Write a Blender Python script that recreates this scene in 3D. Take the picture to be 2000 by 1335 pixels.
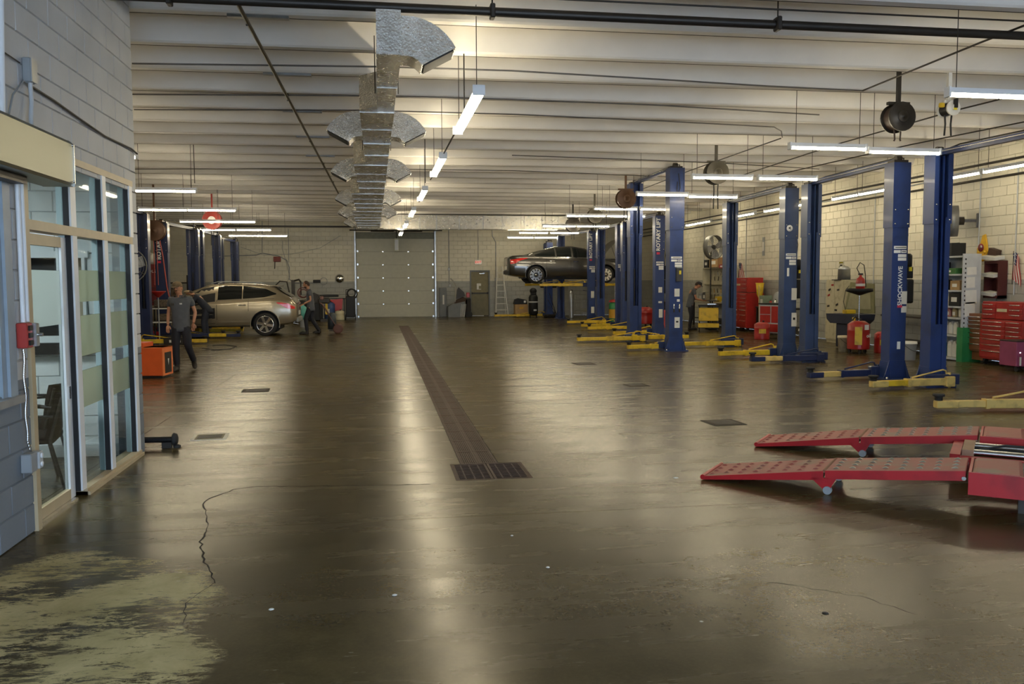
import bpy, bmesh, math, random
from math import sin, cos, pi, radians, sqrt, atan2
from mathutils import Vector, Matrix
random.seed(7)
SC = bpy.context.scene
COL = SC.collection
for _o in list(bpy.data.objects): bpy.data.objects.remove(_o)

# ---------------------------------------------------------------- camera
FPX = 1680.0
YAW, PITCH, ROLL = radians(8.7578), radians(4.1071), radians(0.25)
CAM = Vector((0, 0, 1.75))
_F = Vector((sin(YAW)*cos(PITCH), cos(YAW)*cos(PITCH), -sin(PITCH)))
_R = Vector((cos(YAW), -sin(YAW), 0)); _U = _R.cross(_F)
CR = _R*cos(ROLL) - _U*sin(ROLL); CU = _U*cos(ROLL) + _R*sin(ROLL)
cd = bpy.data.cameras.new('camera'); cam = bpy.data.objects.new('camera', cd); COL.objects.link(cam)
m3 = Matrix((CR, CU, -_F)).transposed()
cam.matrix_world = Matrix.Translation(CAM) @ m3.to_4x4()
cd.sensor_width = 36; cd.lens = FPX/2000*36; cd.clip_end = 200; cd.clip_start = .05
SC.camera = cam
SC.view_settings.view_transform = 'Standard'; SC.view_settings.look = 'None'
SC.view_settings.gamma = 1; SC.view_settings.use_curve_mapping = False
SC.view_settings.exposure = -0.20

def at(px, py, /, **k):
    """world point where the sight line of a photo pixel meets a plane x=, y= or z="""
    d = _F + CR*((px-1000)/FPX) - CU*((py-667.5)/FPX)
    (ax, v), = k.items(); i = 'xyz'.index(ax)
    return CAM + d*((v-CAM[i])/d[i])

# ---------------------------------------------------------------- light set-up
TUBE_COL = (1.0, .865, .60); TUBE_STR = 82.0
W = bpy.data.worlds.new('sky'); SC.world = W; W.use_nodes = True
_bg = W.node_tree.nodes['Background']; _bg.inputs[0].default_value = (.62, .78, 1.0, 1); _bg.inputs[1].default_value = 10.5

# ---------------------------------------------------------------- materials
_M = {}
def nodes_of(m): return m.node_tree.nodes, m.node_tree.links
def mat(name, col, rough=.5, metal=0., var=.12, scale=6., bump=0., coat=0., emit=0., emitcol=None, dirt=None, spec=.5):
    if name in _M: return _M[name]
    m = bpy.data.materials.new(name); m.use_nodes = True; N, L = nodes_of(m)
    b = N['Principled BSDF']
    tc = N.new('ShaderNodeTexCoord'); nz = N.new('ShaderNodeTexNoise'); nz.inputs['Scale'].default_value = scale; nz.inputs['Detail'].default_value = 4
    L.new(tc.outputs['Object'], nz.inputs['Vector'])
    r = N.new('ShaderNodeValToRGB'); c = list(col)
    r.color_ramp.elements[0].position = .3; r.color_ramp.elements[1].position = .75
    lo = dirt if dirt else [x*(1-var) for x in c]
    r.color_ramp.elements[0].color = (*lo, 1); r.color_ramp.elements[1].color = (*[min(1, x*(1+var)) for x in c], 1)
    if dirt: r.color_ramp.elements[0].position = .22; r.color_ramp.elements[1].position = .5
    L.new(nz.outputs['Fac'], r.inputs['Fac']); L.new(r.outputs['Color'], b.inputs['Base Color'])
    b.inputs['Roughness'].default_value = rough; b.inputs['Metallic'].default_value = metal
    b.inputs['Coat Weight'].default_value = coat; b.inputs['Coat Roughness'].default_value = .08
    b.inputs['Specular IOR Level'].default_value = spec
    if bump:
        bp = N.new('ShaderNodeBump'); bp.inputs['Strength'].default_value = bump; bp.inputs['Distance'].default_value = .01
        n2 = N.new('ShaderNodeTexNoise'); n2.inputs['Scale'].default_value = scale*6; n2.inputs['Detail'].default_value = 3
        L.new(tc.outputs['Object'], n2.inputs['Vector']); L.new(n2.outputs['Fac'], bp.inputs['Height']); L.new(bp.outputs['Normal'], b.inputs['Normal'])
    if emit:
        b.inputs['Emission Color'].default_value = (*(emitcol or col), 1); b.inputs['Emission Strength'].default_value = emit
    _M[name] = m; return m

def mix_node(N, L, fac, a, b):
    n = N.new('ShaderNodeMix'); n.data_type = 'RGBA'
    for s, v in ((n.inputs[0], fac), (n.inputs[6], a), (n.inputs[7], b)):
        if isinstance(v, (tuple, list, float, int)): s.default_value = (*v, 1) if isinstance(v, (tuple, list)) else v
        else: L.new(v, s)
    return n.outputs[2]
def math_node(N, L, op, a, b=None, c=None):
    n = N.new('ShaderNodeMath'); n.operation = op
    for i, v in enumerate((a, b, c)):
        if v is None: continue
        if isinstance(v, (float, int)): n.inputs[i].default_value = v
        else: L.new(v, n.inputs[i])
    return n.outputs[0]
def noise(N, L, vec, scale, detail=4, rough=.5, dist=0.):
    n = N.new('ShaderNodeTexNoise'); n.inputs['Scale'].default_value = scale; n.inputs['Detail'].default_value = detail
    n.inputs['Roughness'].default_value = rough; n.inputs['Distortion'].default_value = dist
    L.new(vec, n.inputs['Vector']); return n.outputs['Fac']
def ramp(N, L, fac, p0, p1, c0=(0, 0, 0), c1=(1, 1, 1)):
    r = N.new('ShaderNodeValToRGB'); r.color_ramp.elements[0].position = p0; r.color_ramp.elements[1].position = p1
    r.color_ramp.elements[0].color = (*c0, 1); r.color_ramp.elements[1].color = (*c1, 1); L.new(fac, r.inputs['Fac']); return r.outputs['Color']
def mapped(N, L, vec, scale=(1, 1, 1), loc=(0, 0, 0), rot=(0, 0, 0)):
    n = N.new('ShaderNodeMapping'); n.inputs['Scale'].default_value = scale; n.inputs['Location'].default_value = loc; n.inputs['Rotation'].default_value = rot
    L.new(vec, n.inputs['Vector']); return n.outputs[0]

def block_paint(name, low, high, zdado):
    """painted concrete block: grey dado below zdado, cream white above; grain and scuffs"""
    m = bpy.data.materials.new(name); m.use_nodes = True; N, L = nodes_of(m); b = N['Principled BSDF']
    g = N.new('ShaderNodeNewGeometry'); sp = N.new('ShaderNodeSeparateXYZ'); L.new(g.outputs['Position'], sp.inputs[0])
    f = math_node(N, L, 'GREATER_THAN', sp.outputs['Z'], zdado)
    c = mix_node(N, L, f, low, high)
    n1 = noise(N, L, g.outputs['Position'], 1.3, 5, .6); n2 = noise(N, L, g.outputs['Position'], 30, 3)
    c = mix_node(N, L, ramp(N, L, n1, .35, .7, (0, 0, 0), (.16, .16, .16)), c, [x*.45 for x in low])
    L.new(c, b.inputs['Base Color']); b.inputs['Roughness'].default_value = .62
    bp = N.new('ShaderNodeBump'); bp.inputs['Strength'].default_value = .35; bp.inputs['Distance'].default_value = .006
    L.new(n2, bp.inputs['Height']); L.new(bp.outputs['Normal'], b.inputs['Normal']); return m

def floor_material():
    m = bpy.data.materials.new('polished_concrete'); m.use_nodes = True; N, L = nodes_of(m); b = N['Principled BSDF']
    g = N.new('ShaderNodeNewGeometry'); P = g.outputs['Position']
    n1 = noise(N, L, P, .45, 6, .6); n2 = noise(N, L, P, 3.0, 8, .68, .4); n3 = noise(N, L, P, 45, 4, .7)
    c = ramp(N, L, n1, .3, .72, (.040, .029, .011), (.105, .078, .030))
    c = mix_node(N, L, ramp(N, L, n2, .40, .68, (0, 0, 0), (.6, .6, .6)), c, (.028, .021, .008))
    c = mix_node(N, L, ramp(N, L, n3, .45, .8, (0, 0, 0), (.25, .25, .25)), c, (.14, .11, .055))
    # oil drips
    vo = N.new('ShaderNodeTexVoronoi'); vo.inputs['Scale'].default_value = 1.1; L.new(P, vo.inputs['Vector'])
    c = mix_node(N, L, ramp(N, L, vo.outputs['Distance'], .02, .10, (.75, .75, .75), (0, 0, 0)), c, (.028, .022, .012))
    vp = N.new('ShaderNodeTexVoronoi'); vp.inputs['Scale'].default_value = 1.7; L.new(mapped(N, L, P, (1, 1, 1), (3.3, 1.7, 0)), vp.inputs['Vector'])
    c = mix_node(N, L, ramp(N, L, vp.outputs['Distance'], .012, .022, (1, 1, 1), (0, 0, 0)), c, (.42, .42, .38))
    # worn patch where yellow-green paint still clings, near the office door
    sp = N.new('ShaderNodeSeparateXYZ'); L.new(P, sp.inputs[0])
    dx = math_node(N, L, 'DIVIDE', math_node(N, L, 'SUBTRACT', sp.outputs['X'], -1.85), 1.16)
    dy = math_node(N, L, 'DIVIDE', math_node(N, L, 'SUBTRACT', sp.outputs['Y'], 4.1), 1.80)
    rr = math_node(N, L, 'SQRT', math_node(N, L, 'ADD', math_node(N, L, 'MULTIPLY', dx, dx), math_node(N, L, 'MULTIPLY', dy, dy)))
    sv = mapped(N, L, P, (2.2, 7.5, 1), (0, 0, 0), (0, 0, radians(12)))
    nn = noise(N, L, sv, 2.6, 14, .86, .5)
    rim = math_node(N, L, 'MULTIPLY', math_node(N, L, 'SUBTRACT', 1.0, rr), .45)
    big = noise(N, L, mapped(N, L, P, (1.0, 1.7, 1), (4, 2, 0)), 1.2, 3)
    mk = math_node(N, L, 'ADD', math_node(N, L, 'ADD', nn, math_node(N, L, 'MINIMUM', rim, .10)), math_node(N, L, 'MULTIPLY', math_node(N, L, 'SUBTRACT', big, .5), .55))
    inside = math_node(N, L, 'LESS_THAN', math_node(N, L, 'ADD', rr, math_node(N, L, 'MULTIPLY', math_node(N, L, 'SUBTRACT', nn, .5), 1.6)), .98)
    mk = math_node(N, L, 'MULTIPLY', ramp(N, L, mk, .575, .59), inside)
    pc = ramp(N, L, n2, .3, .7, (.36, .29, .12), (.66, .54, .27))
    c = mix_node(N, L, mk, c, pc)
    # dark scuffed band beside the wall
    L.new(c, b.inputs['Base Color'])
    nr = noise(N, L, mapped(N, L, P, (.5, 2.6, 1)), 1.3, 7, .6)
    r = ramp(N, L, nr, .25, .75, (.20, .20, .20), (.32, .32, .32))
    rgh = math_node(N, L, 'ADD', r, math_node(N, L, 'MULTIPLY', mk, .25))
    L.new(rgh, b.inputs['Roughness']); b.inputs['Specular IOR Level'].default_value = .21; b.inputs['Specular Tint'].default_value = (1, .84, .56, 1)
    bp = N.new('ShaderNodeBump'); bp.inputs['Strength'].default_value = .16; bp.inputs['Distance'].default_value = .004
    h = math_node(N, L, 'ADD', noise(N, L, mapped(N, L, P, (.6, 1.5, 1)), 6, 5, .55), math_node(N, L, 'MULTIPLY', n3, .15))
    L.new(h, bp.inputs['Height']); L.new(bp.outputs['Normal'], b.inputs['Normal']); return m

def glass_mat(name, tint, body=.0, bodycol=(1, 1, 1)):
    m = bpy.data.materials.new(name); m.use_nodes = True; N, L = nodes_of(m); N.remove(N['Principled BSDF']); out = N['Material Output']
    t = N.new('ShaderNodeBsdfTransparent'); t.inputs[0].default_value = (*tint, 1)
    gl = N.new('ShaderNodeBsdfGlossy'); gl.inputs['Roughness'].default_value = .03; gl.inputs[0].default_value = (.32, .32, .32, 1)
    fr = N.new('ShaderNodeFresnel'); ge = N.new('ShaderNodeNewGeometry'); L.new(math_node(N, L, 'SUBTRACT', 1.5, math_node(N, L, 'MULTIPLY', ge.outputs['Backfacing'], .8333)), fr.inputs[0])
    mx = N.new('ShaderNodeMixShader'); L.new(fr.outputs[0], mx.inputs[0])
    if body:
        df = N.new('ShaderNodeBsdfDiffuse'); df.inputs[0].default_value = (*bodycol, 1)
        tl = N.new('ShaderNodeBsdfTranslucent'); tl.inputs[0].default_value = (*bodycol, 1)
        m1 = N.new('ShaderNodeMixShader'); m1.inputs[0].default_value = .5; L.new(df.outputs[0], m1.inputs[1]); L.new(tl.outputs[0], m1.inputs[2])
        m2 = N.new('ShaderNodeMixShader'); m2.inputs[0].default_value = body; L.new(t.outputs[0], m2.inputs[1]); L.new(m1.outputs[0], m2.inputs[2]); base = m2.outputs[0]
    else: base = t.outputs[0]
    L.new(base, mx.inputs[1]); L.new(gl.outputs[0], mx.inputs[2]); L.new(mx.outputs[0], out.inputs[0]); _M[name] = m; return m

def foil_mat():
    m = bpy.data.materials.new('duct_foil'); m.use_nodes = True; N, L = nodes_of(m); b = N['Principled BSDF']
    tc = N.new('ShaderNodeNewGeometry'); P = tc.outputs['Position']
    b.inputs['Metallic'].default_value = .95
    vo = N.new('ShaderNodeTexVoronoi'); vo.inputs['Scale'].default_value = 42; L.new(P, vo.inputs['Vector']); n = math_node(N, L, 'ADD', noise(N, L, P, 60, 5, .75, .5), vo.outputs['Distance']); n2 = noise(N, L, mapped(N, L, P, (1, 1, 1)), 6, 4, .6)
    L.new(ramp(N, L, n2, .3, .7, (.18, .18, .18), (.30, .30, .30)), b.inputs['Roughness'])
    L.new(ramp(N, L, n2, .3, .8, (.66, .64, .58), (.90, .89, .85)), b.inputs['Base Color'])
    bp = N.new('ShaderNodeBump'); bp.inputs['Strength'].default_value = .5; bp.inputs['Distance'].default_value = .02
    L.new(math_node(N, L, 'ADD', n, n2), bp.inputs['Height']); L.new(bp.outputs['Normal'], b.inputs['Normal']); return m

FLOOR = floor_material()
FOIL = foil_mat()
BLK = block_paint('garage_block_paint', (.41, .41, .37), (.74, .70, .57), 1.72)
OBLK = block_paint('office_block_paint', (.20, .23, .27), (.57, .58, .59), 1.09)
IBLK = block_paint('office_inner_block_paint', (.42, .45, .47), (.80, .83, .84), .12)
BLKM = block_paint('garage_joint_paint', (.33, .33, .29), (.60, .56, .45), 1.72)
OBLKM = block_paint('office_joint_paint', (.15, .17, .20), (.42, .43, .44), 1.09)
MORTAR = mat('mortar_shadow', (.20, .19, .17), .9)
CEIL = mat('ceiling_cream_paint', (.80, .77, .72), .6, var=.05, scale=2, bump=.1)
GALV = mat('galvanised_steel', (.52, .54, .55), .35, .8, var=.15)
STEEL = mat('bright_steel', (.62, .62, .60), .25, 1., var=.08)
STAIN = mat('stainless_sheet', (.22, .225, .19), .42, 1., var=.05, scale=1.5)
DARKM = mat('dark_iron', (.045, .04, .035), .45, .6)
BLACK = mat('black_plastic', (.012, .012, .013), .5, spec=.35)
RUBBER = mat('black_rubber', (.018, .018, .018), .75)
WHITEM = mat('white_enamel', (.80, .82, .84), .35, var=.04)
CYANW = mat('pale_frame_enamel', (.58, .70, .74), .35, var=.04)
CREAMF = mat('cream_frame_enamel', (.50, .40, .25), .4, var=.08)
BLUE = mat('lift_blue_enamel', (.012, .030, .118), .42, .0, var=.25, scale=3, coat=.06, dirt=(.009, .020, .070))
BLUE2 = mat('lift_dark_blue_enamel', (.012, .022, .075), .42, .0, var=.2, scale=3, coat=.2)
BLUE3 = mat('lift_faded_blue_enamel', (.026, .050, .130), .42, .0, var=.2, scale=3, coat=.2)
YEL = mat('arm_yellow_enamel', (.62, .42, .02), .42, var=.15, scale=5, dirt=(.30, .19, .02))
YEL2 = mat('arm_worn_cream_yellow', (.58, .42, .13), .5, var=.15, scale=7, dirt=(.28, .19, .06))
RED = mat('ramp_red_enamel', (.37, .010, .014), .42, var=.15, scale=4, coat=.1, dirt=(.20, .008, .010))
REDD = mat('ramp_deck_scuffed', (.30, .085, .065), .55, var=.2, scale=3.5, bump=.2, dirt=(.22, .19, .13))
TOOLRED = mat('toolbox_red', (.40, .020, .016), .35, var=.15, coat=.3)
PAPER = mat('paper_white', (.72, .71, .65), .7, var=.06)
LABEL = mat('decal_white', (.78, .78, .76), .5, var=.05, scale=60)
ORANGE = mat('orange_enamel', (.78, .12, .025), .4, var=.06)
TUBE = mat('lit_tube', (1, 1, 1), .5, var=0, emit=TUBE_STR, emitcol=TUBE_COL)
CONC = mat('trench_dark_concrete', (.03, .026, .02), .8)
RUST = mat('rusted_grate_iron', (.050, .024, .015), .7, .15, var=.35, scale=14)
BRASS = mat('amber_plastic', (.60, .33, .03), .45)
WOODB = mat('brown_cabinet_enamel', (.20, .070, .022), .4, var=.15, coat=.2)
KRAFT = mat('cardboard', (.40, .25, .11), .8)
GREEN = mat('green_plastic', (.02, .20, .06), .45)
TEAL = mat('teal_canister', (.08, .36, .32), .4)
BEIGE = mat('beige_cabinet_enamel', (.48, .44, .30), .5, var=.1, dirt=(.34, .30, .19))
OLIVE = mat('olive_lid_enamel', (.20, .19, .09), .45)
PAIL = mat('white_pail_plastic', (.70, .69, .63), .45, var=.08)
GREYM = mat('grey_enamel', (.28, .30, .31), .45)
LGREY = mat('light_grey_enamel', (.50, .52, .53), .45)

# ---------------------------------------------------------------- mesh builder
def rotm(r):
    if r is None: return Matrix.Identity(3)
    if isinstance(r, (int, float)): return Matrix.Rotation(r, 3, 'Z')
    if isinstance(r, Matrix): return r
    return (Matrix.Rotation(r[2], 3, 'Z') @ Matrix.Rotation(r[1], 3, 'Y') @ Matrix.Rotation(r[0], 3, 'X'))
class MB:
    def __init__(s): s.v = []; s.f = []; s.sm = []
    def add(s, vs, fs, smooth=False):
        n = len(s.v); s.v += [tuple(v) for v in vs]; s.f += [tuple(i+n for i in f) for f in fs]; s.sm += [smooth]*len(fs); return s
    def box(s, c, d, rot=None, bev=0.):
        c = Vector(c); R = rotm(rot); x, y, z = d[0]/2, d[1]/2, d[2]/2
        if bev <= 0:
            vs = [c + R @ Vector((a*x, b*y, e*z)) for a in (-1, 1) for b in (-1, 1) for e in (-1, 1)]
            fs = [(0, 1, 3, 2), (4, 6, 7, 5), (0, 4, 5, 1), (2, 3, 7, 6), (0, 2, 6, 4), (1, 5, 7, 3)]
            return s.add(vs, fs)
        b_ = min(bev, x*.9, y*.9, z*.9); bm = bmesh.new(); bmesh.ops.create_cube(bm, size=1)
        bmesh.ops.scale(bm, vec=(2*x, 2*y, 2*z), verts=bm.verts)
        bmesh.ops.bevel(bm, geom=bm.edges[:], offset=b_, segments=1 if b_ < .02 else 2, affect='EDGES', profile=.5)
        bm.verts.index_update(); vs = [c + R @ v.co for v in bm.verts]; fs = [tuple(v.index for v in f.verts) for f in bm.faces]; bm.free()
        return s.add(vs, fs)
    def bx(s, x0, x1, y0, y1, z0, z1, bev=0.):
        return s.box(((x0+x1)/2, (y0+y1)/2, (z0+z1)/2), (abs(x1-x0), abs(y1-y0), abs(z1-z0)), None, bev)
    def prism(s, poly, axis, a, b, caps=True):
        """poly of 2D points in the two other axes (order: x->(y,z), y->(x,z), z->(x,y)) extruded from a to b along axis"""
        n = len(poly); vs = []
        for t in (a, b):
            for p in poly:
                vs.append((t, p[0], p[1]) if axis == 'x' else (p[0], t, p[1]) if axis == 'y' else (p[0], p[1], t))
        fs = [(i, (i+1) % n, (i+1) % n+n, i+n) for i in range(n)]
        if caps: fs += [tuple(range(n))[::-1], tuple(range(n, 2*n))]
        return s.add(vs, fs)
    def tube(s, pts, r, seg=8, caps=True, smooth=True, closed=False):
        pts = [Vector(p) for p in pts]; n = len(pts); rs = r if isinstance(r, (list, tuple)) else [r]*n
        vs = []; up = None
        for i, p in enumerate(pts):
            if closed: t = pts[(i+1) % n]-pts[i-1]
            else: t = (pts[min(i+1, n-1)]-pts[max(i-1, 0)])
            t = t.normalized() if t.length > 1e-9 else Vector((0, 0, 1))
            if up is None: up = Vector((0, 0, 1)) if abs(t.z) < .9 else Vector((1, 0, 0))
            a = (up - t*up.dot(t)); a = a.normalized() if a.length > 1e-6 else t.orthogonal().normalized(); up = a; b = t.cross(a)
            for k in range(seg): w = 2*pi*k/seg; vs.append(p + (a*cos(w)+b*sin(w))*rs[i])
        fs = []
        for i in range(n if closed else n-1):
            for k in range(seg):
                j = ((i+1) % n)*seg; fs.append((i*seg+k, i*seg+(k+1) % seg, j+(k+1) % seg, j+k))
        s.add(vs, fs, smooth)
        if caps and not closed: s.add(vs[:seg], [tuple(range(seg))[::-1]]); s.add(vs[-seg:], [tuple(range(seg))])
        return s
    def cyl(s, a, b, r, seg=12, smooth=True): return s.tube([a, b], r, seg, True, smooth)
    def lathe(s, prof, seg=16, c=(0, 0, 0), axis='z', smooth=True, rot=None, cap=True):
        c = Vector(c); vs = []; n = len(prof)
        R = rotm(rot)
        for r, h in prof:
            for k in range(seg):
                w = 2*pi*k/seg; a, b = r*cos(w), r*sin(w)
                v = Vector((a, b, h)) if axis == 'z' else Vector((a, h, b)) if axis == 'y' else Vector((h, a, b))
                vs.append(c + R @ v)
        fs = [(i*seg+k, i*seg+(k+1) % seg, (i+1)*seg+(k+1) % seg, (i+1)*seg+k) for i in range(n-1) for k in range(seg)]
        s.add(vs, fs, smooth)
        if cap and prof[0][0] > 1e-4: s.add(vs[:seg], [tuple(range(seg))])
        if cap and prof[-1][0] > 1e-4: s.add(vs[-seg:], [tuple(range(seg))])
        return s
    def ell(s, c, r, seg=12, rings=8, rot=None):
        prof = [(sin(pi*i/rings), -cos(pi*i/rings)) for i in range(rings+1)]; R = rotm(rot); c = Vector(c); vs = []
        for a, h in prof:
            for k in range(seg): w = 2*pi*k/seg; vs.append(c + R @ Vector((a*cos(w)*r[0], a*sin(w)*r[1], h*r[2])))
        return s.add(vs, [(i*seg+k, i*seg+(k+1) % seg, (i+1)*seg+(k+1) % seg, (i+1)*seg+k) for i in range(rings) for k in range(seg)], True)
    def grid(s, rows, smooth=False):
        n = len(rows[0]); vs = [p for r in rows for p in r]
        return s.add(vs, [(i*n+k, i*n+k+1, (i+1)*n+k+1, (i+1)*n+k) for i in range(len(rows)-1) for k in range(n-1)], smooth)
    def build(s, name, m, parent=None, loc=None, rotz=0, fix=True):
        me = bpy.data.meshes.new(name); me.from_pydata(s.v, [], s.f); me.materials.append(m)
        me.polygons.foreach_set('use_smooth', s.sm)
        if fix:
            bm = bmesh.new(); bm.from_mesh(me); bmesh.ops.recalc_face_normals(bm, faces=bm.faces); bm.to_mesh(me); bm.free()
        me.update(); return link(name, me, parent, loc, rotz)
def link(name, me, parent=None, loc=None, rotz=0):
    o = bpy.data.objects.new(name, me); COL.objects.link(o)
    if parent is not None: o.parent = parent
    if loc is not None: o.location = loc
    o.rotation_euler = (0, 0, rotz); return o
def tag(o, label=None, cat=None, group=None, kind=None):
    if label: o['label'] = label
    if cat: o['category'] = cat
    if group: o['group'] = group
    if kind: o['kind'] = kind
    return o
def thing(name, label, cat, loc=(0, 0, 0), rotz=0, group=None):
    o = bpy.data.objects.new(name, None); COL.objects.link(o); o.location = loc; o.rotation_euler = (0, 0, rotz); o.empty_display_size = .1
    return tag(o, label, cat, group)
def structure(name, loc=(0, 0, 0)):
    o = bpy.data.objects.new(name, None); COL.objects.link(o); o.location = loc; o['kind'] = 'structure'; return o
_kids = {}
def copy_tree(o, parent=None):
    c = o.copy(); COL.objects.link(c)
    if parent is not None: c.parent = parent
    for ch in list(o.children): copy_tree(ch, c)
    return c
def arc(c, r, a0, a1, n, plane='xz', off=0):
    out = []
    for i in range(n+1):
        a = a0+(a1-a0)*i/n; u, v = c[0]+r*cos(a), c[1]+r*sin(a)
        out.append((u, off, v) if plane == 'xz' else (off, u, v) if plane == 'yz' else (u, v, off))
    return out
def text(s, size, m, parent, loc, rot, name='lettering', ext=.002, width=None, align='CENTER', bold=.0):
    cu = bpy.data.curves.new(name, 'FONT'); cu.body = s; cu.size = size; cu.extrude = ext; cu.align_x = align; cu.align_y = 'CENTER'; cu.offset = bold; cu.resolution_u = 2
    t = bpy.data.objects.new(name, cu); COL.objects.link(t); dg = bpy.context.evaluated_depsgraph_get()
    me = bpy.data.meshes.new_from_object(t.evaluated_get(dg)); bpy.data.objects.remove(t); me.materials.clear(); me.materials.append(m)
    o = link(name, me, parent, loc); o.rotation_euler = rot; return o
# ================================================================ STRUCTURE
XR, XL, YB, YF = 12.9, -11.0, 42.0, -3.5      # right wall, left wall, back wall, open front
ZC = 4.5                                      # underside of the ceiling stems
BW, BH = .406, .2035
def block_mesh(m, w=BW, h=BH, d=.012, g=.006, name='block_face'):
    """face of one wall block lying in the xz plane, its front towards -y, chamfered to the joint"""
    x0, x1, z0, z1 = -w/2+g/2, w/2-g/2, -h/2+g/2, h/2-g/2; c = .005
    vs = [(x0, 0, z0), (x1, 0, z0), (x1, 0, z1), (x0, 0, z1), (x0+c, -d, z0+c), (x1-c, -d, z0+c), (x1-c, -d, z1-c), (x0+c, -d, z1-c)]
    fs = [(4, 5, 6, 7), (0, 1, 5, 4), (1, 2, 6, 5), (2, 3, 7, 6), (3, 0, 4, 7)]
    me = bpy.data.meshes.new(name); me.from_pydata(vs, [], fs); me.materials.append(m); me.update(); return me, vs, fs
def block_wall(root, m, org, udir, length, z0, z1, openings, nfirst, limit=300):
    """blocks in running bond on a wall starting at org and running along udir; front side is udir x up;
    openings: (u0,u1,z0,z1). The blocks for which nfirst(u) sorts first are parts, the rest one part."""
    u = Vector(udir); rz = atan2(u.y, u.x); cell = []
    R = Matrix.Rotation(rz, 3, 'Z'); zz = z0; r = 0
    while zz < z1-.01:
        hh = min(BH, z1-zz); x = -(BW/2 if r % 2 else 0)
        while x < length-.01:
            a, b = max(x, 0), min(x+BW, length)
            segs = [(a, b)]
            for (o0, o1, q0, q1) in openings:
                if zz+hh*.5 > q0 and zz+hh*.5 < q1:
                    ns = []
                    for (a_, b_) in segs:
                        if o1 <= a_ or o0 >= b_: ns.append((a_, b_)); continue
                        if o0 > a_: ns.append((a_, o0))
                        if o1 < b_: ns.append((o1, b_))
                    segs = ns
            for (a_, b_) in segs:
                if b_-a_ > .03: cell.append(((a_+b_)/2, zz+hh/2, b_-a_, hh))
            x += BW
        zz += BH; r += 1
    cell.sort(key=nfirst); cache = {}
    st = MB()
    for i, (cu, cz, w, h) in enumerate(cell):
        k = (round(w, 2), round(h, 2))
        if k not in cache: cache[k] = block_mesh(m, w, h)
        me, vs, fs = cache[k]; p = Vector(org)+u*cu; p.z = cz
        if i < limit:
            o = link('block', me, root, p); o.rotation_euler = (0, 0, rz)
        else: st.add([p + R @ Vector(v) for v in vs], fs)
    if st.v: tag(st.build('block_courses', m, root, fix=False), kind='stuff')

# ---- floor
flo = structure('floor')
TX0, TX1, TY0, TY1 = .74, 1.11, 8.10, 33.6     # drain trench
HX0, HX1, HY0 = .655, 1.315, 7.43              # T head of the trench
g_ = .006
xs = [(XL, -2.7), (-2.7, XR)]; ys = [(YF-3, 0.26), (.26, 6.26), (6.26, 12.26), (12.26, 18.26), (18.26, 24.3), (24.3, 30.4), (30.4, 36.4), (36.4, YB)]
drains = [(4.21, 17.5, .42), (4.2, 13.73, .36), (4.14, 9.92, .42), (-1.98, 14.2, .42), (-1.91, 10.02, .38), (4.3, 21.5, .4)]
for (a, b) in xs:
    for (c, d) in ys:
        mb = MB(); X0, X1, Y0, Y1 = a+g_/2, b-g_/2, c+g_/2, d-g_/2
        holes = []
        if a > -3:
            if Y0 < TY1 and Y1 > TY0: holes.append((TX0, TX1, max(Y0, TY0), min(Y1, TY1)))
            if Y0 < TY0 and Y1 > HY0: holes.append((HX0, HX1, HY0, TY0))
        if not holes: mb.bx(X0, X1, Y0, Y1, -.12, 0)
        else:
            cuts = sorted({Y0, Y1} | {h[2] for h in holes} | {h[3] for h in holes})
            for y0, y1 in zip(cuts, cuts[1:]):
                h = [q for q in holes if q[2] <= (y0+y1)/2 <= q[3]]
                if h: mb.bx(X0, h[0][0], y0, y1, -.12, 0); mb.bx(h[0][1], X1, y0, y1, -.12, 0)
                else: mb.bx(X0, X1, y0, y1, -.12, 0)
        mb.build('floor_slab', FLOOR, flo)
MB().bx(XL, XR, YF-3, YB, -.34, -.30).bx(XL, -2.72, YF-3, YB, -.29, -.125).bx(-2.68, .6, YF-3, YB, -.29, -.125).bx(1.4, XR, YF-3, YB, -.29, -.125).build('sub_base', CONC, flo)
CRK = mat('crack_dirt', (.018, .014, .010), .9)
def crack(pts, w=.008, parent=flo):
    P = [Vector((p[0], p[1], 0)) for p in pts]; fine = []
    for p, q in zip(P, P[1:]):
        n = max(2, int((q-p).length/.06))
        for i in range(n):
            t = p.lerp(q, i/n); nrm = Vector((-(q-p).y, (q-p).x, 0)).normalized(); fine.append(t+nrm*random.uniform(-.012, .012))
    fine.append(P[-1]); L_, R_ = [], []
    for i, p in enumerate(fine):
        t = (fine[min(i+1, len(fine)-1)]-fine[max(i-1, 0)]).normalized(); nrm = Vector((-t.y, t.x, 0)); ww = w*random.uniform(.3, 1)
        L_.append((p.x+nrm.x*ww/2, p.y+nrm.y*ww/2, .0012)); R_.append((p.x-nrm.x*ww/2, p.y-nrm.y*ww/2, .0012))
    MB().grid([L_, R_]).build('crack', CRK, parent, fix=False)
crack([(.41, 7.33), (-.1, 7.36), (-.6, 7.44), (-1.05, 7.50), (-1.24, 7.42), (-1.29, 7.30), (-1.38, 7.16), (-1.40, 7.02), (-1.30, 6.6), (-1.23, 6.26), (-1.22, 5.95), (-1.10, 5.5), (-.97, 5.1)], .014)
crack([(-.97, 5.1), (-1.06, 4.8), (-1.02, 4.5)], .007)
crack([(3.19, 12.27), (2.4, 12.2), (1.5, 12.24)], .006); crack([(-2.4, 10.3), (-1.2, 10.2), (.3, 10.5)], .005)
crack([(2.2, 4.6), (2.6, 4.3), (2.75, 4.0)], .006)

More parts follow.
